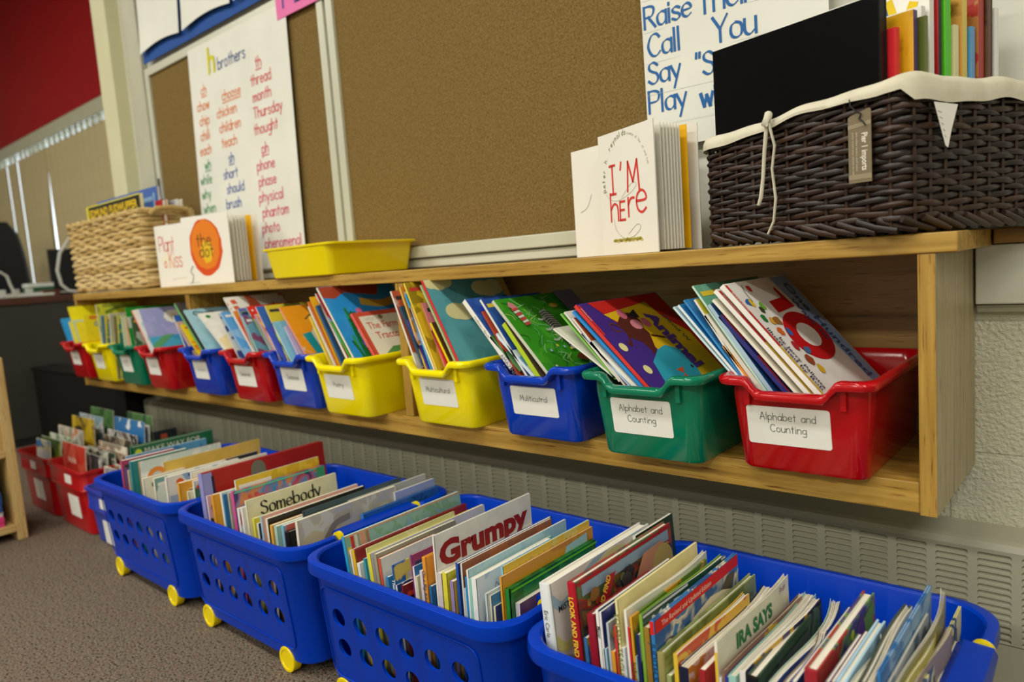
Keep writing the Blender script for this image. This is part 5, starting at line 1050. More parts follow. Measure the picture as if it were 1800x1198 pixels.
def book(loc, rot, W_, H_, t, kind, cols, spine, label, ex='', bend=0.0, name='picture_book', group=None, pages=None, seed=None):
    """upright book: spine along -y, front cover on +x; origin at the lower front left corner"""
    o = thing(name, label, 'book', loc, rot, group)
    seed = random.random() * 20 if seed is None else seed
    CM = printmat(cols, seed); SM = paint(spine, 0.34, 0.5, 0.05, 30)
    ph = random.uniform(0.6, 1.2)
    def fn(y):
        if not bend: return 0.0
        u = min(max(y / W_, 0), 1); return bend * 1.25 * math.sin(math.pi * u * ph) * u
    sp_ = min(0.003, t * 0.4) if bend and kind == 's' else 0.0          # worn paperbacks splay open a little
    fl = lambda y: fn(y) - sp_ * (y / W_) ** 2
    fr = lambda y: fn(y) + sp_ * (y / W_) ** 2
    c = 0.0022 if kind == 'h' else 0.0006
    if kind == 'h' and t < 0.007: c = 0.0013
    lip = 0.0032 if kind == 'h' else 0.0005
    nb = 10 if bend else 2
    mb = MB()
    for (x0, x1), M in (((0, c), CM if kind == 'h' else SM), ((t - c, t), CM)):
        vs, fs = page_block(mb, x0, x1, 0.0005, W_, 0, H_, fl if x0 == 0 else fr, nb); mb.add(vs, fs, M)
    # spine, slightly rounded
    n = 5; pts = [(t / 2 - t / 2 * math.cos(math.pi * i / n), -min(0.0028, t * 0.25) * math.sin(math.pi * i / n) if kind == 'h' else -0.0002) for i in range(n + 1)]
    if kind == 's': pts = [(0, 0), (t, 0)]
    poly = pts + [(t, c + .0008), (0, c + .0008)]
    mb.prism(poly, 0.0, H_, SM, lambda a, b, d: (a, b, d))
    if ex: 
        A = Art(mb, W_, H_, t, fr); A.sy = -min(0.0028, t * 0.25) - 0.0005 if kind == 'h' else -0.0007; globals()['art_' + ex](A)
    elif kind == 's' and H_ > .15 and len(cols) > 1:
        A = Art(mb, W_, H_, t, fr); A.rect(.006, .012, min(.08, W_ - .01), .02, random.choice(['f0ece0', '2c3a5c', 'd8483c', 'e8d040', '3a3a3a']))
    mb.build('cover', o, smooth=30)
    pm = MB(); pa, pb = c + 0.0002, t - c - 0.0002
    nn = max(3, min(8, int((pb - pa) / 0.0009))) if sp_ else 1
    for i in range(nn):
        q0, q1 = pa + (pb - pa) * i / nn, pa + (pb - pa) * (i + 0.86 if nn > 1 else 1) / nn
        k = ((i + 0.5) / nn * 2 - 1) * sp_ * random.uniform(0.8, 1.0) if nn > 1 else 0
        top = H_ - lip * (0.7 if kind == 'h' else 1) - (random.uniform(0, 0.0022) if nn > 1 else 0)
        vs, fs = page_block(pm, q0, q1, c + 0.001, W_ - lip - (random.uniform(0, 0.003) if nn > 1 else 0), lip if kind == 'h' else 0.0003, top, (lambda y, k=k: fn(y) + k * (y / W_) ** 2), nb); pm.add(vs, fs, pages or PAGE)
    pm.build('pages', o)
    return o
cnt = {}
for (cn, x, y, z, le, h, d, t, kind, cols, sp, desc, ex, bend) in BOOKS:
    cnt[cn] = cnt.get(cn, 0) + 1
    lab = desc + ' in ' + PH[cn]
    l2 = desc + ', ' + ordinal(cnt[cn]) + ' from left in ' + PH[cn]
    if len(l2.split()) <= 16: lab = l2
    assert 4 <= len(lab.split()) <= 16, lab
    book((x, y, z), (0, -le, 0), d, h, t, kind, cols.split(','), sp, lab, ex, bend, group=GR.get(cn, 'books in the shelf bins'), seed=len(desc) * 0.37 + cnt[cn])
# ---------------------------------------------------------------- things standing on the shelf
def open_book(loc, rotz, W_, H_, spread, name, label, cover_art, npages=7, yellow=True, tfront=0.004):
    """book stood on end, spine at the left, front cover toward the viewer, leaves fanned out behind it"""
    o = thing(name, label, 'book', loc, (0, 0, rotz)); C = paint('efede4', 0.45, 0.4, 0.01)
    mb = MB(); mb.box(0, W_, -0.0022, 0, 0, H_, C)
    mb.prism([(0.0, 0.0), (-0.004, 0.004), (-0.005, 0.012), (-0.003, 0.02), (0.0, 0.022), (0.0015, 0.02), (0.0015, 0.002)], 0, H_, C, lambda a, b, d: (a, b, d))
    cover_art(mb, W_, H_)
    mb.build('front_cover', o)
    def leaf(mb, ang, w, y0, mat, th, z0=0.003, z1=None):
        c, s = math.cos(ang), math.sin(ang); n = 6; vs = []
        z1 = z1 or H_ - 0.004
        for i in range(n + 1):
            u = i / n; r = u * w; a = ang * (1 - (1 - u) ** 2 * 0.5)
            px_, py_ = r * math.cos(a), y0 + r * math.sin(a)
            vs += [(px_, py_, z0), (px_, py_, z1), (px_ - s * th, py_ + c * th, z1), (px_ - s * th, py_ + c * th, z0)]
        fs = []
        for i in range(n):
            for q in range(4): fs.append((i * 4 + q, i * 4 + (q + 1) % 4, i * 4 + 4 + (q + 1) % 4, i * 4 + 4 + q))
        fs += [(0, 1, 2, 3), (n * 4, n * 4 + 3, n * 4 + 2, n * 4 + 1)]
        mb.add(vs, fs, mat)
    mb = MB(); PG = paint('e9e6da', 0.7, 0.2, 0.02)
    for i in range(npages): leaf(mb, spread * (0.12 + 0.5 * i / npages), W_ - 0.006, 0.006 + 0.0012 * i, PG, 0.0011)
    mb.build('pages', o, smooth=40)
    if yellow:
        mb = MB(); leaf(mb, spread * 0.74, W_ - 0.006, 0.017, paint('f0b80c', 0.6, 0.3, 0.02), 0.0009); q = mb.build('endpaper', o, smooth=40); q['label'] = 'bright yellow endpaper'
    mb = MB(); leaf(mb, spread, W_, 0.02, C, 0.0024, 0, H_); mb.build('back_cover', o, smooth=40)
    return o
def art_here(mb, W_, H_):
    def f(u, v): return (u * W_, -0.0026, H_ - v * H_)
    def tx(s, u, v, sz, w, col, **k):
        p, wd = hand(s, sz, w, **k); lay(mb, p, ink(col), lambda a, b: (u * W_ + a, -0.0027, H_ - v * H_ + b))
    tx("I'M", .20, .50, .047, .0042, 'd9413c', gap=3.2); tx('h', .19, .72, .046, .004, 'd9413c'); tx('E', .36, .72, .03, .004, 'd9413c'); tx('r', .52, .70, .05, .004, 'd9413c'); tx('e', .66, .68, .058, .004, 'd9413c')
    s = 'peter h. reynolds'; n = len(s)
    for i, ch in enumerate(s):
        w = R(188 - i * 6.2); p, _ = hand(ch, .0085, .0011); lay(mb, p, ink('8a8a66'), lambda a, b: (.5 * W_ + a, -0.0027, H_ * .58 + b), .40 * W_ * math.cos(w), .37 * H_ * math.sin(w), w - math.pi / 2)
    s = 'creator of The Dot and Ish'
    for i, ch in enumerate(s):
        w = R(82 - i * 2.6); p, _ = hand(ch, .0045, .0005); lay(mb, p, ink('b4b29c'), lambda a, b: (.5 * W_ + a, -0.0027, H_ * .58 + b), .40 * W_ * math.cos(w), .37 * H_ * math.sin(w), w - math.pi / 2)
    for c0, pts in (('b8b494', [(.1, .4), (.12, .5), (.3, .56), (.55, .52), (.68, .46), (.6, .44), (.4, .54)]), ('9a8f68', [(.24, .7), (.28, .8), (.42, .87), (.6, .86), (.72, .8), (.66, .77), (.5, .84)])):
        lay(mb, stroke(smooth_pts(pts), .006), ink(c0), f) if False else lay(mb, stroke(smooth_pts([(a * W_, -b * H_) for a, b in pts]), .0007), ink(c0), lambda a, b: (a, -0.0026, H_ + b))
    for i in range(26): lay(mb, [[(a * 1.6, b * .6) for a, b in disc(.0035, 8, wob=.3)]], ink(random.choice(['c9bc5a', 'd8cc7a', 'a89a44'])), lambda a, b: (W_ * (.24 + .5 * i / 26) + a, -0.0026, H_ * (.115 + .008 * math.sin(i * 1.7)) + b))
def art_dot(mb, W_, H_):
    def at(u, v): return lambda a, b: (u * W_ + a, -0.0027 , H_ * (1 - v) + b)
    random.seed(21)
    lay(mb, [disc(.074, 30, .95, 1.12, .03)], ink('d8501e'), lambda a, b: (.48 * W_ + a, -0.0025, H_ * .54 + b)); lay(mb, [disc(.064, 30, .95, 1.12, .04)], ink('e5801f'), lambda a, b: (.48 * W_ + a, -0.0026, H_ * .57 + b)); lay(mb, [disc(.028, 20, .9, 1.2, .12)], ink('e6bc24'), lambda a, b: (.5 * W_ + a, -0.0027, H_ * .47 + b))
    for s, u, v, sz in (('the', .30, .44, .036), ('dot', .34, .60, .034)):
        p, _ = hand(s, sz, .0035, gap=2); lay(mb, p, ink('5a3a26'), lambda a, b: (u * W_ + a, -0.0028, H_ * (1 - v) + b))
    lay(mb, stroke(smooth_pts([(0, 0), (.01, .02), (.0, .035), (.012, .05)]), .003), ink('6a6f50'), at(.1, .97)); lay(mb, stroke([(0, 0), (.05, 0)], .001), ink('9a9a8c'), at(.02, .965))
def art_plain(mb, W_, H_): lay(mb, stroke(smooth_pts([(0, 0), (.02, .008), (.034, .03)]), .0009), ink('8a8a80'), lambda a, b: (.02 + a, -0.0026, H_ * .42 + b))
def art_kiss(mb, W_, H_):
    for s, u, v, sz in (('Plant', .075, .42, .046), ('a', .15, .68, .03), ('Kiss', .27, .69, .052)):
        p, _ = hand(s, sz, .0038, gap=1.0); lay(mb, [[(a_ * .74, b_) for a_, b_ in q_] for q_ in p], ink('d8605c'), lambda a, b: (u * W_ + a, -0.0026, H_ * (1 - v) + b))
    lay(mb, [disc(.04, 20, 1, .6, .1)], ink('f0ead2'), lambda a, b: (.24 * W_ + a, -0.0025, H_ * .42 + b)); lay(mb, stroke([(0, 0), (.09, .002)], .0012), ink('b0aea4'), lambda a, b: (.3 * W_ + a, -0.0026, H_ * .12 + b))
open_book((-0.715, 0.098, T + 0.0005), -R(24), 0.158, 0.203, R(31), 'picture_book', "white book titled I'm Here stood half open beside the dark wicker basket", art_here)
open_book((-0.815, 0.155, T + 0.0005), -R(16), 0.15, 0.196, R(22), 'picture_book', "plain white book stood just behind the left of the I'm Here book", art_plain, yellow=False)
open_book((-2.162, 0.030, T + 0.0005), R(12), 0.203, 0.200, R(36), 'picture_book', 'white book with a big orange dot stood half open on the shelf', art_dot, npages=5)
open_book((-2.392, 0.048, T + 0.0005), R(8), 0.24, 0.194, R(14), 'picture_book', 'wide white book titled Plant a Kiss next to the straw basket', art_kiss, yellow=False, npages=4)

# yellow tray
def tray():
    M = plastic('efd905'); rings = []
    for hx, hy, z in ((0.119, 0.115, 0), (0.123, 0.119, 0.003), (0.132, 0.128, 0.066), (0.1325, 0.1285, 0.068), (0.147, 0.1305, 0.0695), (0.1475, 0.131, 0.073), (0.146, 0.1295, 0.0745), (0.130, 0.126, 0.0745), (0.1285, 0.1245, 0.072), (0.1205, 0.1165, 0.004)):
        rings.append([(x, y, z) for x, y in rrect(hx, hy, 0.018, 0, 0, 5, 3)])
    mb = MB(); mb.loft(rings, M); o = mb.build('plastic_tray', smooth=38, fixn=True, loc=(-1.503, 0.108, T + 0.0005)); tag(o, 'empty shallow bright yellow plastic tray on the wooden shelf top', 'tray')
tray()

# ---- wicker work
def wicker(mb, perim, z0, z1, rows, r, mats, nst, amp, tilt=0.0, flare=0.0, centre=(0, 0)):
    """rows of strands weaving in and out of upright stakes; perim(u)->(x,y,nx,ny)"""
    for k in range(rows):
        pts = []; N = nst * 3
        zc = z0 + (z1 - z0) * (k + 0.5) / rows; fl = flare * (zc - z0) / (z1 - z0)
        ph = (k % 2) * math.pi; jz = random.uniform(-.15, .15) * (z1 - z0) / rows
        for i in range(N):
            u = i / N; x, y, nx, ny = perim(u); a = amp * math.sin(math.pi * nst * u + ph) + fl + random.uniform(-.0004, .0004)
            pts.append((x + nx * a, y + ny * a, zc + jz + tilt * math.sin(math.pi * nst * u * 0.5 + k * 1.3)))
        mb.tube(pts, r * random.uniform(.88, 1.08), random.choice(mats), 6, closed=True)
def poly_perim(P, rad):
    """rounded polygon perimeter sampled evenly -> function of u"""
    pts = []
    n = len(P)
    for i in range(n):
        p0, p, p1 = Vector(P[i - 1]), Vector(P[i]), Vector(P[(i + 1) % n])
        a = p + (p0 - p).normalized() * rad; b = p + (p1 - p).normalized() * rad
        for j in range(7):
            t = j / 6; pts.append((1 - t) ** 2 * a + 2 * t * (1 - t) * p + t * t * b)
    L = [0]
    for i in range(len(pts)): L.append(L[-1] + (pts[(i + 1) % len(pts)] - pts[i]).length)
    tot = L[-1]
    def f(u):
        s = (u % 1) * tot
        for i in range(len(pts)):
            if s <= L[i + 1]:
                q0, q1 = pts[i], pts[(i + 1) % len(pts)]; t = (s - L[i]) / max(1e-9, L[i + 1] - L[i]); p = q0.lerp(q1, t); d = (q1 - q0).normalized(); return (p.x, p.y, d.y, -d.x)
        return (pts[0].x, pts[0].y, 0, -1)
    return f
# dark basket: footprint corners (left front, right front, right back, left back), counter-clockwise
DKF = [(-0.497, 0.052), (-0.214, -0.022), (-0.098, 0.236), (-0.47, 0.236)]
ctr = (-0.31, 0.12)
DK = [(x - ctr[0], y - ctr[1]) for x, y in DKF]
db = thing('wicker_basket', 'dark brown wicker basket with a cream cloth liner on the right end of the shelf', 'basket', (ctr[0], ctr[1], T))
pf_ = poly_perim(DK, 0.02)
DM = [paint(c, 0.42, 0.5, 0.2, 60) for c in ('2c1b12', '231510', '382317', '1e120d')]
mb = MB()
def ztop(x, y):                                        # rim height: sags at the left front corner
    return 0.158 + 0.026 * min(1, max(0, (x + 0.187) / 0.28))
inner = poly_perim([(x * .95, y * .93) for x, y in DK], 0.02)  # plain dark shell added inside the weave to block light
vs = []; N = 60
for i in range(N):
    x, y, _, _ = inner(i / N); vs += [(x, y, 0.004), (x, y, 0.15)]
mb.add(vs, [(2 * i, 2 * ((i + 1) % N), 2 * ((i + 1) % N) + 1, 2 * i + 1) for i in range(N)] + [tuple(2 * i for i in range(N))], DM[3])
NS = 40
wicker(mb, pf_, 0.016, 0.150, 21, 0.0034, DM, NS, 0.0033, tilt=0.0012)
for i in range(NS):
    x, y, nx, ny = pf_((i + .5) / NS); mb.tube([(x, y, 0.006), (x, y, 0.155)], 0.0028, DM[2], 6)
for k in range(44):                                    # slanting braided foot
    x, y, nx, ny = pf_(k / 44); x2, y2, _, _ = pf_((k + 1.9) / 44)
    mb.tube([(x + nx * .005, y + ny * .005, 0.018), ((x + x2) / 2 + nx * .007, (y + y2) / 2 + ny * .007, 0.010), (x2 + nx * .004, y2 + ny * .004, 0.0045)], 0.0042, random.choice(DM), 6)
mb.v = [(x, y, z if z < .02 else .016 + (z - .016) * (ztop(x, y) - .024) / .134) for x, y, z in mb.v]
mb.build('weave', db, smooth=60)
# liner folded over the rim
LIN = noisemat('canvas', ((0.3, 'cfc9b2'), (0.7, 'ddd8c4')), 30, 0.85, 0.5, 0.0008, 3, bscale=900, spec=0.15)
mb = MB(); N = 110; sec = 10; vs = []
for i in range(N):
    u = i / N; x, y, nx, ny = pf_(u); zt_ = ztop(x, y) + 0.0018 * math.sin(u * 47) + 0.0012 * math.sin(u * 91)
    drop = 0.015 + 0.003 * math.sin(u * 23 + 1)
    if nx > .6: drop += 0.015
    prof = [(-0.014, -0.05), (-0.012, -0.012), (-0.008, -0.002), (0.0, 0.001), (0.007, -0.002), (0.0105, -0.009), (0.011, -drop * .7), (0.0105, -drop), (0.0085, -drop * .9), (0.004, -0.010)]
    for a, b in prof: vs.append((x + nx * a, y + ny * a, zt_ + b))
mb.add(vs, [(i * sec + j, ((i + 1) % N) * sec + j, ((i + 1) % N) * sec + (j + 1), i * sec + j + 1) for i in range(N) for j in range(sec - 1)], LIN)
q = mb.build('liner', db, smooth=70); q['label'] = 'cream canvas liner folded over the rim'
# tie strings: knot on the front face
def onfront(u, z, d=0.012):                            # u: 0 left front corner .. 1 right front corner
    (x0, y0), (x1, y1) = DK[0], DK[1]; dx, dy = x1 - x0, y1 - y0; l = math.hypot(dx, dy)
    return (x0 + dx * u + dy / l * d, y0 + dy * u - dx / l * d, z)
mb = MB()
mb.tube([onfront(.415, .172, .014), onfront(.425, .166, .02), onfront(.405, .160, .018), onfront(.42, .158, .016)], 0.0055, LIN, 8)
mb.tube([onfront(.41, .160, .016), onfront(.385, .125, .013), onfront(.37, .09, .012), onfront(.36, .064, .014), onfront(.345, .054, .014)], [.0034, .003, .0028, .0032, .0026], LIN, 8, flat=.6)
mb.tube([onfront(.42, .160, .016), onfront(.44, .13, .013), onfront(.42, .10, .012), onfront(.435, .06, .012), onfront(.42, .03, .012), onfront(.39, .014, .013)], [.0034, .003, .003, .0032, .003, .0026], LIN, 8, flat=.6)
q = mb.build('tie_string', db, smooth=60); q['label'] = 'knotted cream tie string'
TAGC = paint('7d7058', 0.6, 0.3, 0.02)
tg = thing('price_tag', 'brown paper shop tag hanging by a black string on the dark basket', 'tag', (ctr[0], ctr[1], T))
mb = MB()
def tagp(a, b, d=0.0): return onfront(.845 + a / .29, b, .0135 + d)
mb.prism([(-.014, .066), (.0145, .066), (.0145, .150), (.0120, .152), (-.0115, .146), (-.014, .144)], 0, .0006, TAGC, lambda a, b, d: tagp(a, b, d))
lay(mb, [[(-.014, .130), (.0145, .133), (.0145, .138), (-.014, .135)], [(-.014, .07), (.0145, .07), (.0145, .076), (-.014, .076)]], ink('978a70'), lambda a, b: tagp(a, b, .0009))
p, wd = type_('Pier 1 imports', .0075, .02, .8)
lay(mb, p, ink('ece6d8'), lambda a, b: tagp(.0030 + b, .124 - a * min(1, .044 / wd), .0010))
for k, s in enumerate(('dark willow medium shelf basket', 'panier moyen pour tablette en osier')):
    p, wd = type_(s, .0028, 0, .9); lay(mb, p, ink('c9c0aa'), lambda a, b: tagp(-.0045 - k * .0045 + b, .126 - a * min(1, .052 / wd), .0010))
mb.build('card', tg)
mb = MB(); mb.tube([tagp(0, .141, .001), tagp(.004, .146, .003), tagp(-.003, .151, .003), tagp(-.010, .158, .002), tagp(-.012, .166, .0)], .0009, ink('1c1c1c'), 6); mb.tube([tagp(0, .142, .002), tagp(.006, .137, .003), tagp(.009, .132, .003)], .0009, ink('1c1c1c'), 6)
mb.build('string', tg)
(x1, y1), (x2, y2) = DK[1], DK[2]; l = math.hypot(x2 - x1, y2 - y1)
def onside(s, z, d=0.013): return (x1 + (x2 - x1) * s / l + (y2 - y1) / l * d, y1 + (y2 - y1) * s / l - (x2 - x1) / l * d, z)
mb = MB(); mb.prism([(.034, .150), (.076, .148), (.064, .118), (.058, .098), (.054, .100)], 0, .0006, WHITE, lambda a, b, d: onside(a, b, .0135 + d))
for k in range(5): lay(mb, stroke([(.040 + k * .003, .140 - k * .007), (.046 + k * .002, .138 - k * .007)], .0008), ink('9a9a98'), lambda a, b: onside(a, b, .0145))
tag(mb.build('paper_corner', loc=(ctr[0], ctr[1], T)), 'white paper corner hanging below the liner on the dark basket side', 'paper')
# books standing in the dark basket, parallel to its front
E1 = Vector((-math.cos(.256), math.sin(.256), 0)); E2 = Vector((math.sin(.42), math.cos(.42), 0)); C0 = Vector((-0.214, -0.022, 0))
def dark_book(s, ztop_, w, th, kind, cols, spine, label, inset=0.03, ex=None, zb=0.012):
    p = C0 + E1 * (inset + w) + E2 * s
    # local: spine at +x end. build with the spine on the right: rotate the standing book so its spine faces right
    o = thing('picture_book' if kind != 'b' else 'ring_binder', label, 'book' if kind != 'b' else 'binder', (p.x, p.y, T + zb), (0, 0, -.256), 'books in the dark wicker basket')
    H_ = ztop_ - zb; M = printmat(cols, s * 90) if kind != 'b' else paint(cols[0], .22, .12, 0); S = paint(spine, 0.3, 0.5 if kind != 'b' else .15, 0.05); c = 0.0018 if kind in 'hb' else 0.0007
    mb = MB(); mb.box(0, w, 0, c, 0, H_, M); mb.box(0, w, th - c, th, 0, H_, S); mb.box(w - c, w, c, th - c, 0, H_, S)
    if kind in 'hb':
        for yy in (c, th - c): mb.tube([(w - .0006, yy, 0), (w - .0006, yy, H_)], c * .9, S, 8)
    if ex: ex(mb, w, H_)
    mb.build('cover', o, bevel=0.0006)
    mb = MB(); mb.box(.003, w - c - .0003, c + .0003, th - c - .0003, .002, H_ - (.003 if kind in 'hb' else .0006), PAGE); mb.build('pages', o)
def bx_art(mb, w, H_):
    lay(mb, stroke(smooth_pts([(w - .05, H_ - .02), (w - .035, H_ - .06), (w - .02, H_ - .03)]), .012), ink('e8c81c'), lambda a, b: (a, -.0006, b))
    lay(mb, stroke(smooth_pts([(w - .06, H_ - .01), (w - .05, H_ - .05)]), .008), ink('3f6fc0'), lambda a, b: (a, -.0006, b))
    lay(mb, stroke(smooth_pts([(w - .05, H_ - .045), (w - .03, H_ - .05), (w - .012, H_ - .04)]), .009), ink('e8c81c'), lambda a, b: (a, -.0007, b))
BKB = ['17181a', '1b1c1f']
dark_book(.012, .285, .248, .018, 'b', ['0b0b0c'], '0b0b0c', 'large glossy black binder at the front of the dark wicker basket', .036)
dark_book(.033, .247, .2, .009, 's', ['d8242e'], 'd8242e', 'short bright red book just behind the black binder', .030)
dark_book(.052, .266, .2, .010, 's', ['e0a81c', 'd29a18'], '4a2a66', 'golden yellow book with a purple spine in the dark basket', .022)
dark_book(.068, .259, .19, .006, 's', ['5f6a2c', '3c451e', 'd88a3c'], '66702f', 'olive green picture book in the dark wicker basket', .018)
dark_book(.079, .275, .2, .010, 's', ['e9e8e2'], 'e4e3de', 'small white paperback in the dark wicker basket')
dark_book(.094, .312, .22, .011, 's', ['efeee8'], 'e6e5e0', 'tall white picture book with yellow curves in the dark basket', ex=bx_art)
dark_book(.110, .312, .22, .008, 'h', ['b8242c', '1c1c1e'], '1e1f22', 'tall black spined book in the dark wicker basket')
dark_book(.122, .304, .22, .015, 'h', ['58c81c'], '4fc41a', 'tall lime green book in the dark wicker basket')
dark_book(.141, .257, .18, .011, 's', ['dcd6a4'], 'ded8a8', 'short cream book in front of the brown fur cover')
dark_book(.156, .293, .2, .013, 's', ['b87830', '8a5520', 'd8a050'], 'd8c458', 'book with a brown fur cover and pale yellow spine')
dark_book(.174, .257, .18, .010, 's', ['5f9ed0'], '5c9ad0', 'short light blue book near the back of the dark basket')
dark_book(.188, .298, .2, .014, 'h', ['b0763c', 'a8342c'], 'a8322c', 'brick red hardcover near the back of the dark basket')
dark_book(.206, .316, .2, .014, 'h', ['5a3a26', '4a2c1c', '6a4630'], '52331f', 'tall dark brown book near the back of the dark basket')
dark_book(.224, .284, .17, .008, 's', ['eceae4'], 'e8e6e2', 'white book at the very back right of the dark basket', .03)

# straw basket at the far end
sb = thing('straw_basket', 'square straw basket of books at the far left end of the shelf', 'basket', (-2.74, 0.108, T))
SM = [noisemat('straw_%d' % i, ((0.3, a), (0.7, b)), 40, 0.75, 0.5, 0.001, 3, (1, 1, 1), 300) for i, (a, b) in enumerate((('b89a5c', 'd6bc82'), ('a5854a', 'c7aa6c'), ('c4a76c', 'dfc894')))]
SP = [(-0.325, -0.085), (0.315, -0.085), (0.315, 0.085), (-0.325, 0.085)]
sp_ = poly_perim(SP, 0.008); mb = MB(); vs = []; N = 50
for i in range(N):
    x, y, nx, ny = sp_(i / N); vs += [(x - nx * .006, y - ny * .006, 0.004), (x - nx * .004, y - ny * .004, 0.244)]
mb.add(vs, [(2 * i, 2 * ((i + 1) % N), 2 * ((i + 1) % N) + 1, 2 * i + 1) for i in range(N)] + [tuple(2 * i for i in range(N))], SM[1])
wicker(mb, sp_, 0.003, 0.244, 20, 0.0066, SM, 30, 0.0035, tilt=0.002, flare=0.006)
mb.build('weave', sb, smooth=60)
mb = MB(); N = 60
for k in (0, 1): mb.tube([(sp_(i / N)[0] + sp_(i / N)[2] * .010, sp_(i / N)[1] + sp_(i / N)[3] * .010, 0.248 + .005 * math.sin(i * 1.6 + k * 3.1)) for i in range(N)], 0.0075, SM[k], 8, closed=True)
mb.build('rim', sb, smooth=60)
mb = MB(); mb.tube([(0.335, -0.06, 0.238), (0.352, -0.05, 0.252), (0.356, 0, 0.256), (0.352, 0.05, 0.252), (0.335, 0.06, 0.238)], 0.009, SM[1], 8); mb.build('handle', sb, smooth=60)
def std(loc, w, h, th, col, label, art=None, rz=0.0, name='picture_book', cat='book'):
    o = thing(name, label, cat, loc, (0, 0, rz)); mb = MB(); M = paint(col, .4, .4, .04); mb.box(0, w, 0, .0015, 0, h, M); mb.box(0, w, th - .0015, th, 0, h, M); mb.box(0, .0015, 0, th, 0, h, M)
    if art: art(mb, w, h)
    mb.build('cover', o); mb = MB(); mb.box(.002, w - .002, .0017, th - .0017, .001, h - .002, PAGE); mb.build('pages', o); return o
def art_fud(mb, w, h):
    lay(mb, [[(.02, h - .075), (w, h - .075), (w, h - .004), (.02, h - .004)]], ink('1c1c1c'), lambda a, b: (a, -.0005, b))
    p, wd = type_('EDMUND FUDWUPPER', .03, .03, 1); lay(mb, p, ink('e6c01c'), lambda a, b: (.03 + a * (w - .05) / wd, -.0009, h - .042 + b * .9))
    p, wd = type_('SUPPER BIG', .034, .03, 1); lay(mb, p, ink('3f90d0'), lambda a, b: (.03 + a * (w - .06) / wd, -.0009, h - .09 + b))
    lay(mb, [[(.002, .0), (.018, .0), (.018, h - .004), (.002, h - .004)]], ink('e8dc30'), lambda a, b: (a, -.0005, b))
std((-2.95, .05, T + .012), .47, .30, .012, 'e2d630', 'yellow book with black band and big yellow letters in the straw basket', art_fud)
def art_fr(mb, w, h): lay(mb, [[(.0, h - .03), (w - .04, h - .03), (w - .04, h - .045), (.0, h - .045)], [(w - .02, 0), (w - .034, 0), (w - .034, h - .02), (w - .02, h - .02)]], ink('8fb0d8'), lambda a, b: (a, -.0005, b))
std((-2.98, .10, T + .012), .52, .322, .012, '3f66b4', 'blue book standing behind the yellow one in the straw basket', art_fr)
std((-3.0, .07, T + .012), .1, .272, .012, 'b48ac8', 'small lilac book at the left of the straw basket')
std((-2.52, .12, T + .012), .05, .282, .02, '3a3028', 'dark brown book at the right back of the straw basket')
std((-2.46, .09, T + .012), .05, .272, .014, 'b01c28', 'small crimson book at the right of the straw basket')
std((-2.50, .155, T + .012), .06, .278, .016, 'e9e9e2', 'white book behind the crimson one in the straw basket')

# ---------------------------------------------------------------- floor tubs with magazines
def tub(cx, hw, col, label, lx):
    o = thing('storage_tub', label, 'tub', (cx, -0.12, 0)); M = plastic(col); zr = T - (0.535 if col[0] != '1' else 0.572)
    rings = []
    for hx, hy, z in ((hw - .020, .117, .001), (hw - .017, .120, .004), (hw - .010, .127, zr - .068), (hw - .003, .135, zr - .066), (hw - .002, .136, zr - .060), (hw - .004, .134, zr - .056), (hw - .004, .134, zr - .012), (hw, .139, zr - .010), (hw + .001, .140, zr - .003), (hw, .139, zr), (hw - .007, .132, zr), (hw - .008, .131, zr - .003), (hw - .013, .124, zr - .066), (hw - .021, .116, .005)):
        rings.append([(x, y, z) for x, y in rrect(hx, hy, .022, 0, 0, 5, 3)])
    mb = MB(); mb.loft(rings, M); mb.build('body', o, smooth=38, fixn=True)
    for lz, lw, lh, yy in ((zr - .125, .09, .07, -.1250), (zr - .036, .055, .028, -.1345)):
        mb = MB(); mb.prism(rr(lw, lh, .004), 0, .0008, LAB, lambda a, b, d: (lx + a, yy - d + (-b * .055 if lw > .08 else 0), lz + b)); q = mb.build('label', o); q['label'] = 'blank white paper label'
    return o
tub(-2.872, .155, 'a80c16', 'farther red plastic tub of magazines beside the pale bookcase', .01)
tub(-2.552, .155, 'b00e18', 'nearer red plastic tub of magazines beside the blue tub', .03)
tub(-2.245, .143, '1440b8', 'small blue tub of magazines between the red tub and blue basket', .0)
def mag(x, y, w, h, tilt, yaw, cols, label, red=False, z=.012, roll=0.0):
    o = thing('magazine', label, 'magazine', (x, y, z), (-tilt, roll, yaw), 'magazines in the floor tubs')
    M = printmat(cols, x * 7, 16); th = .004
    mb = MB(); mb.box(0, w, 0, .0006, 0, h, M); mb.box(0, w, th - .0006, th, 0, h, M); mb.box(-.0004, .0004, 0, th, 0, h, M)
    if red:
        for k, (s, sz) in enumerate((('Inside', .022), ('outer', .03), ('SPACE', .044))):
            p, wd = type_(s, sz, .02); lay(mb, p, ink('f0c4b4'), lambda a, b: (.05 + a * min(1, .15 / wd), -.0005, h - .06 - k * .052 + b))
    mb.build('cover', o); mb = MB(); mb.box(.001, w - .0005, .0008, th - .0008, .0005, h - .0005, PAGE); mb.build('pages', o)
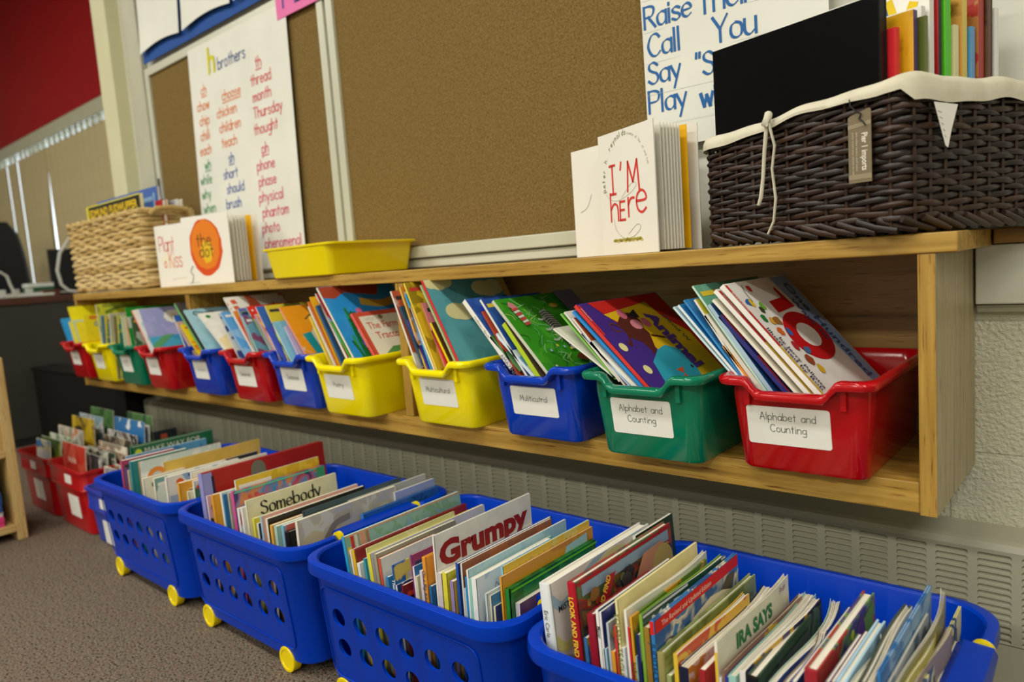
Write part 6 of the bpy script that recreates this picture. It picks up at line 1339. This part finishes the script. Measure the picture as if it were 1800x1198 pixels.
for a in ((-2.985, -0.205, 0.20, 0.233, .08, .0, ['4f6a3c', '3a3a34', '9ab04a'], 'dark green magazine near the front of the farther red tub'),
          (-2.965, -0.226, 0.14, 0.231, .08, .0, ['3f7ac0', 'e0d048', 'c8d4dc'], 'narrow blue and yellow magazine at the front of the farther red tub'),
          (-2.945, -0.115, 0.21, 0.291, .08, .0, ['d9bc30', 'c9a820', '2c2c2c'], 'yellow magazine standing tall in the farther red tub'),
          (-2.980, -0.150, 0.24, 0.260, .08, .0, ['d87838', 'e8e4d4', '9c9a8c'], 'orange bordered white magazine in the farther red tub'),
          (-2.950, -0.050, 0.21, 0.310, .08, .0, ['4c7a44', '6a9458', '3a5f38'], 'green magazine at the very back of the farther red tub'),
          (-2.985, -0.178, 0.22, 0.238, .08, .0, ['dfe4d4', '6f9a50', 'b0b8a0'], 'white and green magazine behind the dark green one in the farther tub'),
          (-2.960, -0.085, 0.22, 0.293, .08, .0, ['8fb4c8', 'e2e6e4', '4a6a80'], 'pale blue magazine behind the yellow one in the farther tub'),
          (-2.650, -0.036, 0.20, 0.313, .08, .0, ['4a7040', '5f8a50', '34553a'], 'dark green magazine at the back of the nearer red tub'),
          (-2.660, -0.112, 0.23, 0.250, .08, .0, ['3a352e', '6a5c4c', 'a09684'], 'dark brown photo magazine in the nearer red tub'),
          (-2.640, -0.146, 0.22, 0.220, .08, .0, ['94603c', 'c8b49a', '5c4430'], 'rust brown magazine in the nearer red tub'),
          (-2.665, -0.072, 0.24, 0.302, .08, .0, ['2f74b0', 'e6e9ec'], 'white and blue magazine near the back of the nearer red tub'),
          (-2.630, -0.184, 0.20, 0.228, .08, .0, ['3a3c34', '8f9684', 'c9c6b8'], 'grey black magazine behind the white one in the nearer red tub'),
          (-2.670, -0.055, 0.24, 0.288, .08, .0, ['c9ccd0', '6a7078', 'e6e6e2'], 'pale grey magazine second from the back of the nearer red tub'),
          (-2.670, -0.094, 0.24, 0.263, .08, .0, ['1f2022', 'd8d8d4', '5a4c40'], 'black and white magazine in the middle of the nearer red tub'),
          (-2.650, -0.130, 0.23, 0.233, .08, .0, ['e2dcc8', 'b89a78', '8a8478'], 'cream magazine in front of the dark brown photo magazine'),
          (-2.650, -0.165, 0.23, 0.224, .08, .0, ['3f5040', 'c8c8b8', '2a2c28'], 'dark grey green magazine behind the grey black one'),
          (-2.600, -0.205, 0.18, 0.223, .08, .0, ['e6e6e0', '9aa0a0', '3a3a3a'], 'white magazine right behind the red Space magazine'),
          (-2.365, -0.130, 0.22, 0.228, .08, .0, ['5f6a4c', 'b8b4a0', '3a3a34'], 'grey green magazine in the middle of the blue tub'),
          (-2.360, -0.165, 0.20, 0.212, .08, .0, ['c8c4b4', '7a7a70', 'd8d0a0'], 'pale grey magazine third from the front of the blue tub'),
          (-2.365, -0.216, 0.17, 0.206, .08, .0, ['e2d838', 'e9e6da', '8a8a90'], 'yellow and white magazine at the front of the blue tub'),
          (-2.365, -0.100, 0.22, 0.236, .08, .0, ['d8d4c8', '5a5a58', 'a8a090'], 'stone grey magazine second from the back of the blue tub'),
          (-2.360, -0.190, 0.19, 0.207, .08, .0, ['3c4048', 'c8ccc8', '8a6a4a'], 'dark slate magazine behind the yellow and white one')): mag(*a)
mag(-2.685, -.228, .2, .25, .08, .0, ['c23a2c', 'b02c24', 'cf5540'], 'large red magazine with pale lettering at the front of the red tub', True)
mb = MB(); mb.box(0, .012, 0, .07, 0, .27, paint('1c2026', .5)); mb.box(.0122, .0126, .02, .04, .05, .26, paint('a8482c', .5)); tag(mb.build('box_file', loc=(-2.30, -.075, .03)), 'black file with an orange stripe standing at the back of the blue tub', 'file')

cb_ = thing('shade_block', 'black block added to darken the gap under the far left end of the shelf', 'shade block', (-3.6, .2, 0)); mb = MB(); mb.box(-.6, .535, -.06, .06, 0, T - .36, paint('141310', .7, .2)); mb.build('body', cb_, bevel=.003)  # made-up black block, added to keep the space under the shelf end dark
mb = MB(); mb.box(-.61, .538, -.064, .062, T - .3595, T - .35, paint('1a1815', .6, .2)); mb.build('top', cb_)
# ---------------------------------------------------------------- bookcase at the left edge
BW = wood('birch', 'z', 'c4a468', 'd2b67c', 'ad8c52'); BWY = wood('birch_flat', 'y', 'c4a468', 'd2b67c', 'ad8c52')
bc = thing('bookcase', 'pale wooden bookcase at the lower left edge of the picture', 'bookcase', (-2.75, -0.8, 0))
for y0 in (-1.35, -0.387):
    mb = MB(); mb.box(-.15, .15, y0 + .8, y0 + .827, 0, T - .175, BW); mb.build('side_panel', bc, bevel=.002)
for z0 in (.028, T - .48, T - .195):
    mb = MB(); mb.box(-.149, .148, -.5225, .4125, z0, z0 + .02, BWY); mb.build('shelf', bc, bevel=.0015)
mb = MB(); mb.box(-.149, -.14, -.5225, .4125, .05, T - .195, BW); mb.build('back_panel', bc)
for x_, z_, h_, c_, n_ in ((-2.62, .0485, .03, 'd83a80', 'flat pink box at the bottom of the stack in the bookcase'), (-2.625, .0795, .014, 'e6e6e2', 'thin white box between the pink and blue boxes'), (-2.618, .0945, .062, '1f4c94', 'flat blue box in the middle of the bookcase stack'), (-2.63, .1575, .072, 'd8dbd6', 'white box on top of the stack in the bookcase')):
    o = thing('game_box', n_, 'box', (x_ - .1, -.54, z_), group='boxes stacked in the bookcase'); mb = MB(); mb.box(-.1, .1, -.14, .13, h_ * .4, h_, paint(c_, .45)); mb.build('lid', o, bevel=.002); mb = MB(); mb.box(-.098, .098, -.138, .128, 0, h_ * .4, paint(c_, .5)); mb.build('base', o)
    if c_ == '1f4c94':
        mb = MB(); mb.box(.1002, .1006, .09, .12, .012, .03, WHITE); mb.build('sticker', o)

# ---------------------------------------------------------------- desk and the things on it, far left
dk = thing('desk', 'dark desk with a brown top beyond the left end of the shelf', 'desk', (-4.6, -.5, 0))
mb = MB(); mb.box(-.25, .4, -.4, 1.05, T - .034, T, wood('desk_top', 'y', '4a2a20', '5a3428', '3a2018')); mb.build('desk_top', dk, bevel=.003)
DG = paint('35342f', .5, .4, .05)
mb = MB(); mb.box(.372, .39, -.38, 1.04, .04, T - .0345, DG); mb.build('side_panel', dk, bevel=.002)
mb = MB(); mb.box(.36, .385, -.37, 1.03, 0, .0395, paint('151513', .6)); mb.build('plinth', dk)
mb = MB(); mb.box(-.23, -.21, -.38, 1.04, 0, T - .0345, DG); mb.build('side_panel', dk)
# black office chair behind the desk
ch = thing('office_chair', 'black high backed office chair at the left edge behind the desk', 'chair', (-5.16, .20, 0))
CHM = paint('17171a', .55, .4, .1)
mb = MB(); rings = []
for i in range(9):
    u = i / 8; z = .62 + .57 * u; hw = .25 * (1 - .25 * u ** 3) * (1 if u < .9 else .86); th = .05 * (1 - .3 * u)
    rings.append([(x + .05 * u, y, z) for x, y in rrect(th, hw, .035, 0, 0, 5, 2)])
mb.loft(rings, CHM); mb.build('backrest', ch, smooth=60, fixn=True)
mb = MB(); rings = [[(x - .27, y, z) for x, y in rrect(hx, hy, .08, 0, 0, 5, 2)] for hx, hy, z in ((.22, .22, .46), (.25, .25, .48), (.25, .25, .53), (.2, .2, .55))]; mb.loft(rings, CHM); mb.build('seat', ch, smooth=60, fixn=True)
mb = MB(); mb.tube([(-.27, 0, .08), (-.27, 0, .46)], .03, ink('222224'), 12); mb.tube([(-.1, 0, .47), (.0, 0, .5), (0, 0, .66)], .02, ink('222224'), 8); mb.build('post', ch, smooth=60)
for k in range(5):
    w = k * 2 * math.pi / 5; mb = MB(); mb.tube([(-.27, 0, .1), (-.27 + .28 * math.cos(w), .28 * math.sin(w), .06)], .02, ink('222224'), 8); q = mb.build('foot', ch, smooth=60); c = MB(); c.tube([(-.27 + .28 * math.cos(w), .28 * math.sin(w) - .012, .03), (-.27 + .28 * math.cos(w), .28 * math.sin(w) + .012, .03)], .03, ink('222224'), 14); qq = c.build('caster', q, smooth=40)
mn = thing('monitor', 'black monitor at the back corner of the desk beside the straw basket', 'monitor', (-4.42, .42, T))
mb = MB(); mb.box(-.09, .09, -.06, .06, 0, .012, ink('141416')); mb.build('stand', mn); mb = MB(); mb.box(-.02, .01, -.075, .12, .02, .245, ink('17171a')); mb.build('screen', mn, bevel=.004)
o = thing('storage_box', 'small green box with a white lid on the desk by the blinds', 'box', (-4.46, .29, T)); mb = MB(); mb.box(-.05, .05, -.06, .06, 0, .05, paint('1f5a3a', .5)); mb.build('base', o); mb = MB(); mb.box(-.05, .05, -.06, .06, .0505, .07, paint('d8dcd8', .5)); mb.build('lid', o)
mb = MB(); mb.box(-.05, .04, -.04, .04, 0, .03, paint('5a2c20', .5)); tag(mb.build('wooden_block', loc=(-4.36, .31, T), bevel=.004), 'reddish brown block on the desk before the green box', 'block')
CW = paint('c6c7bf', .45, .4, .02)
pts = [(-4.30, .47, T + .31), (-4.30, .42, T + .296), (-4.30, .364, T + .217), (-4.30, .342, T + .128), (-4.30, .352, T + .053), (-4.29, .38, T + .018), (-4.28, .43, T + .0085)]
mb = MB(); mb.tube([(p[0], p[1], p[2]) for p in [tuple(q) for q in pts]], .008, CW, 10); tag(mb.build('power_cable', smooth=60), 'thick white cable arching down beside the straw basket', 'cable')
mb = MB(); mb.tube([(-4.3, -.05, T + .02), (-4.3, .0, T + .1), (-4.3, .088, T + .134), (-4.3, .114, T + .112), (-4.3, .123, T + .069), (-4.29, .14, T + .0075), (-4.28, .2, T + .0075), (-4.255, .3, T + .0075)], .007, CW, 10); tag(mb.build('power_cable', smooth=60), 'white cable looping over the desk edge at the far left', 'cable')
o = thing('power_strip', 'white power strip and plugs lying on the desk edge', 'power strip', (-4.35, .15, T)); mb = MB(); mb.box(-.03, .03, -.16, .12, .001, .022, CW); mb.build('body', o, bevel=.004)
for k in range(4):
    mb = MB(); mb.box(-.016, .016, -.13 + k * .06, -.10 + k * .06, .0225, .045, CW); mb.build('plug', o, bevel=.004)
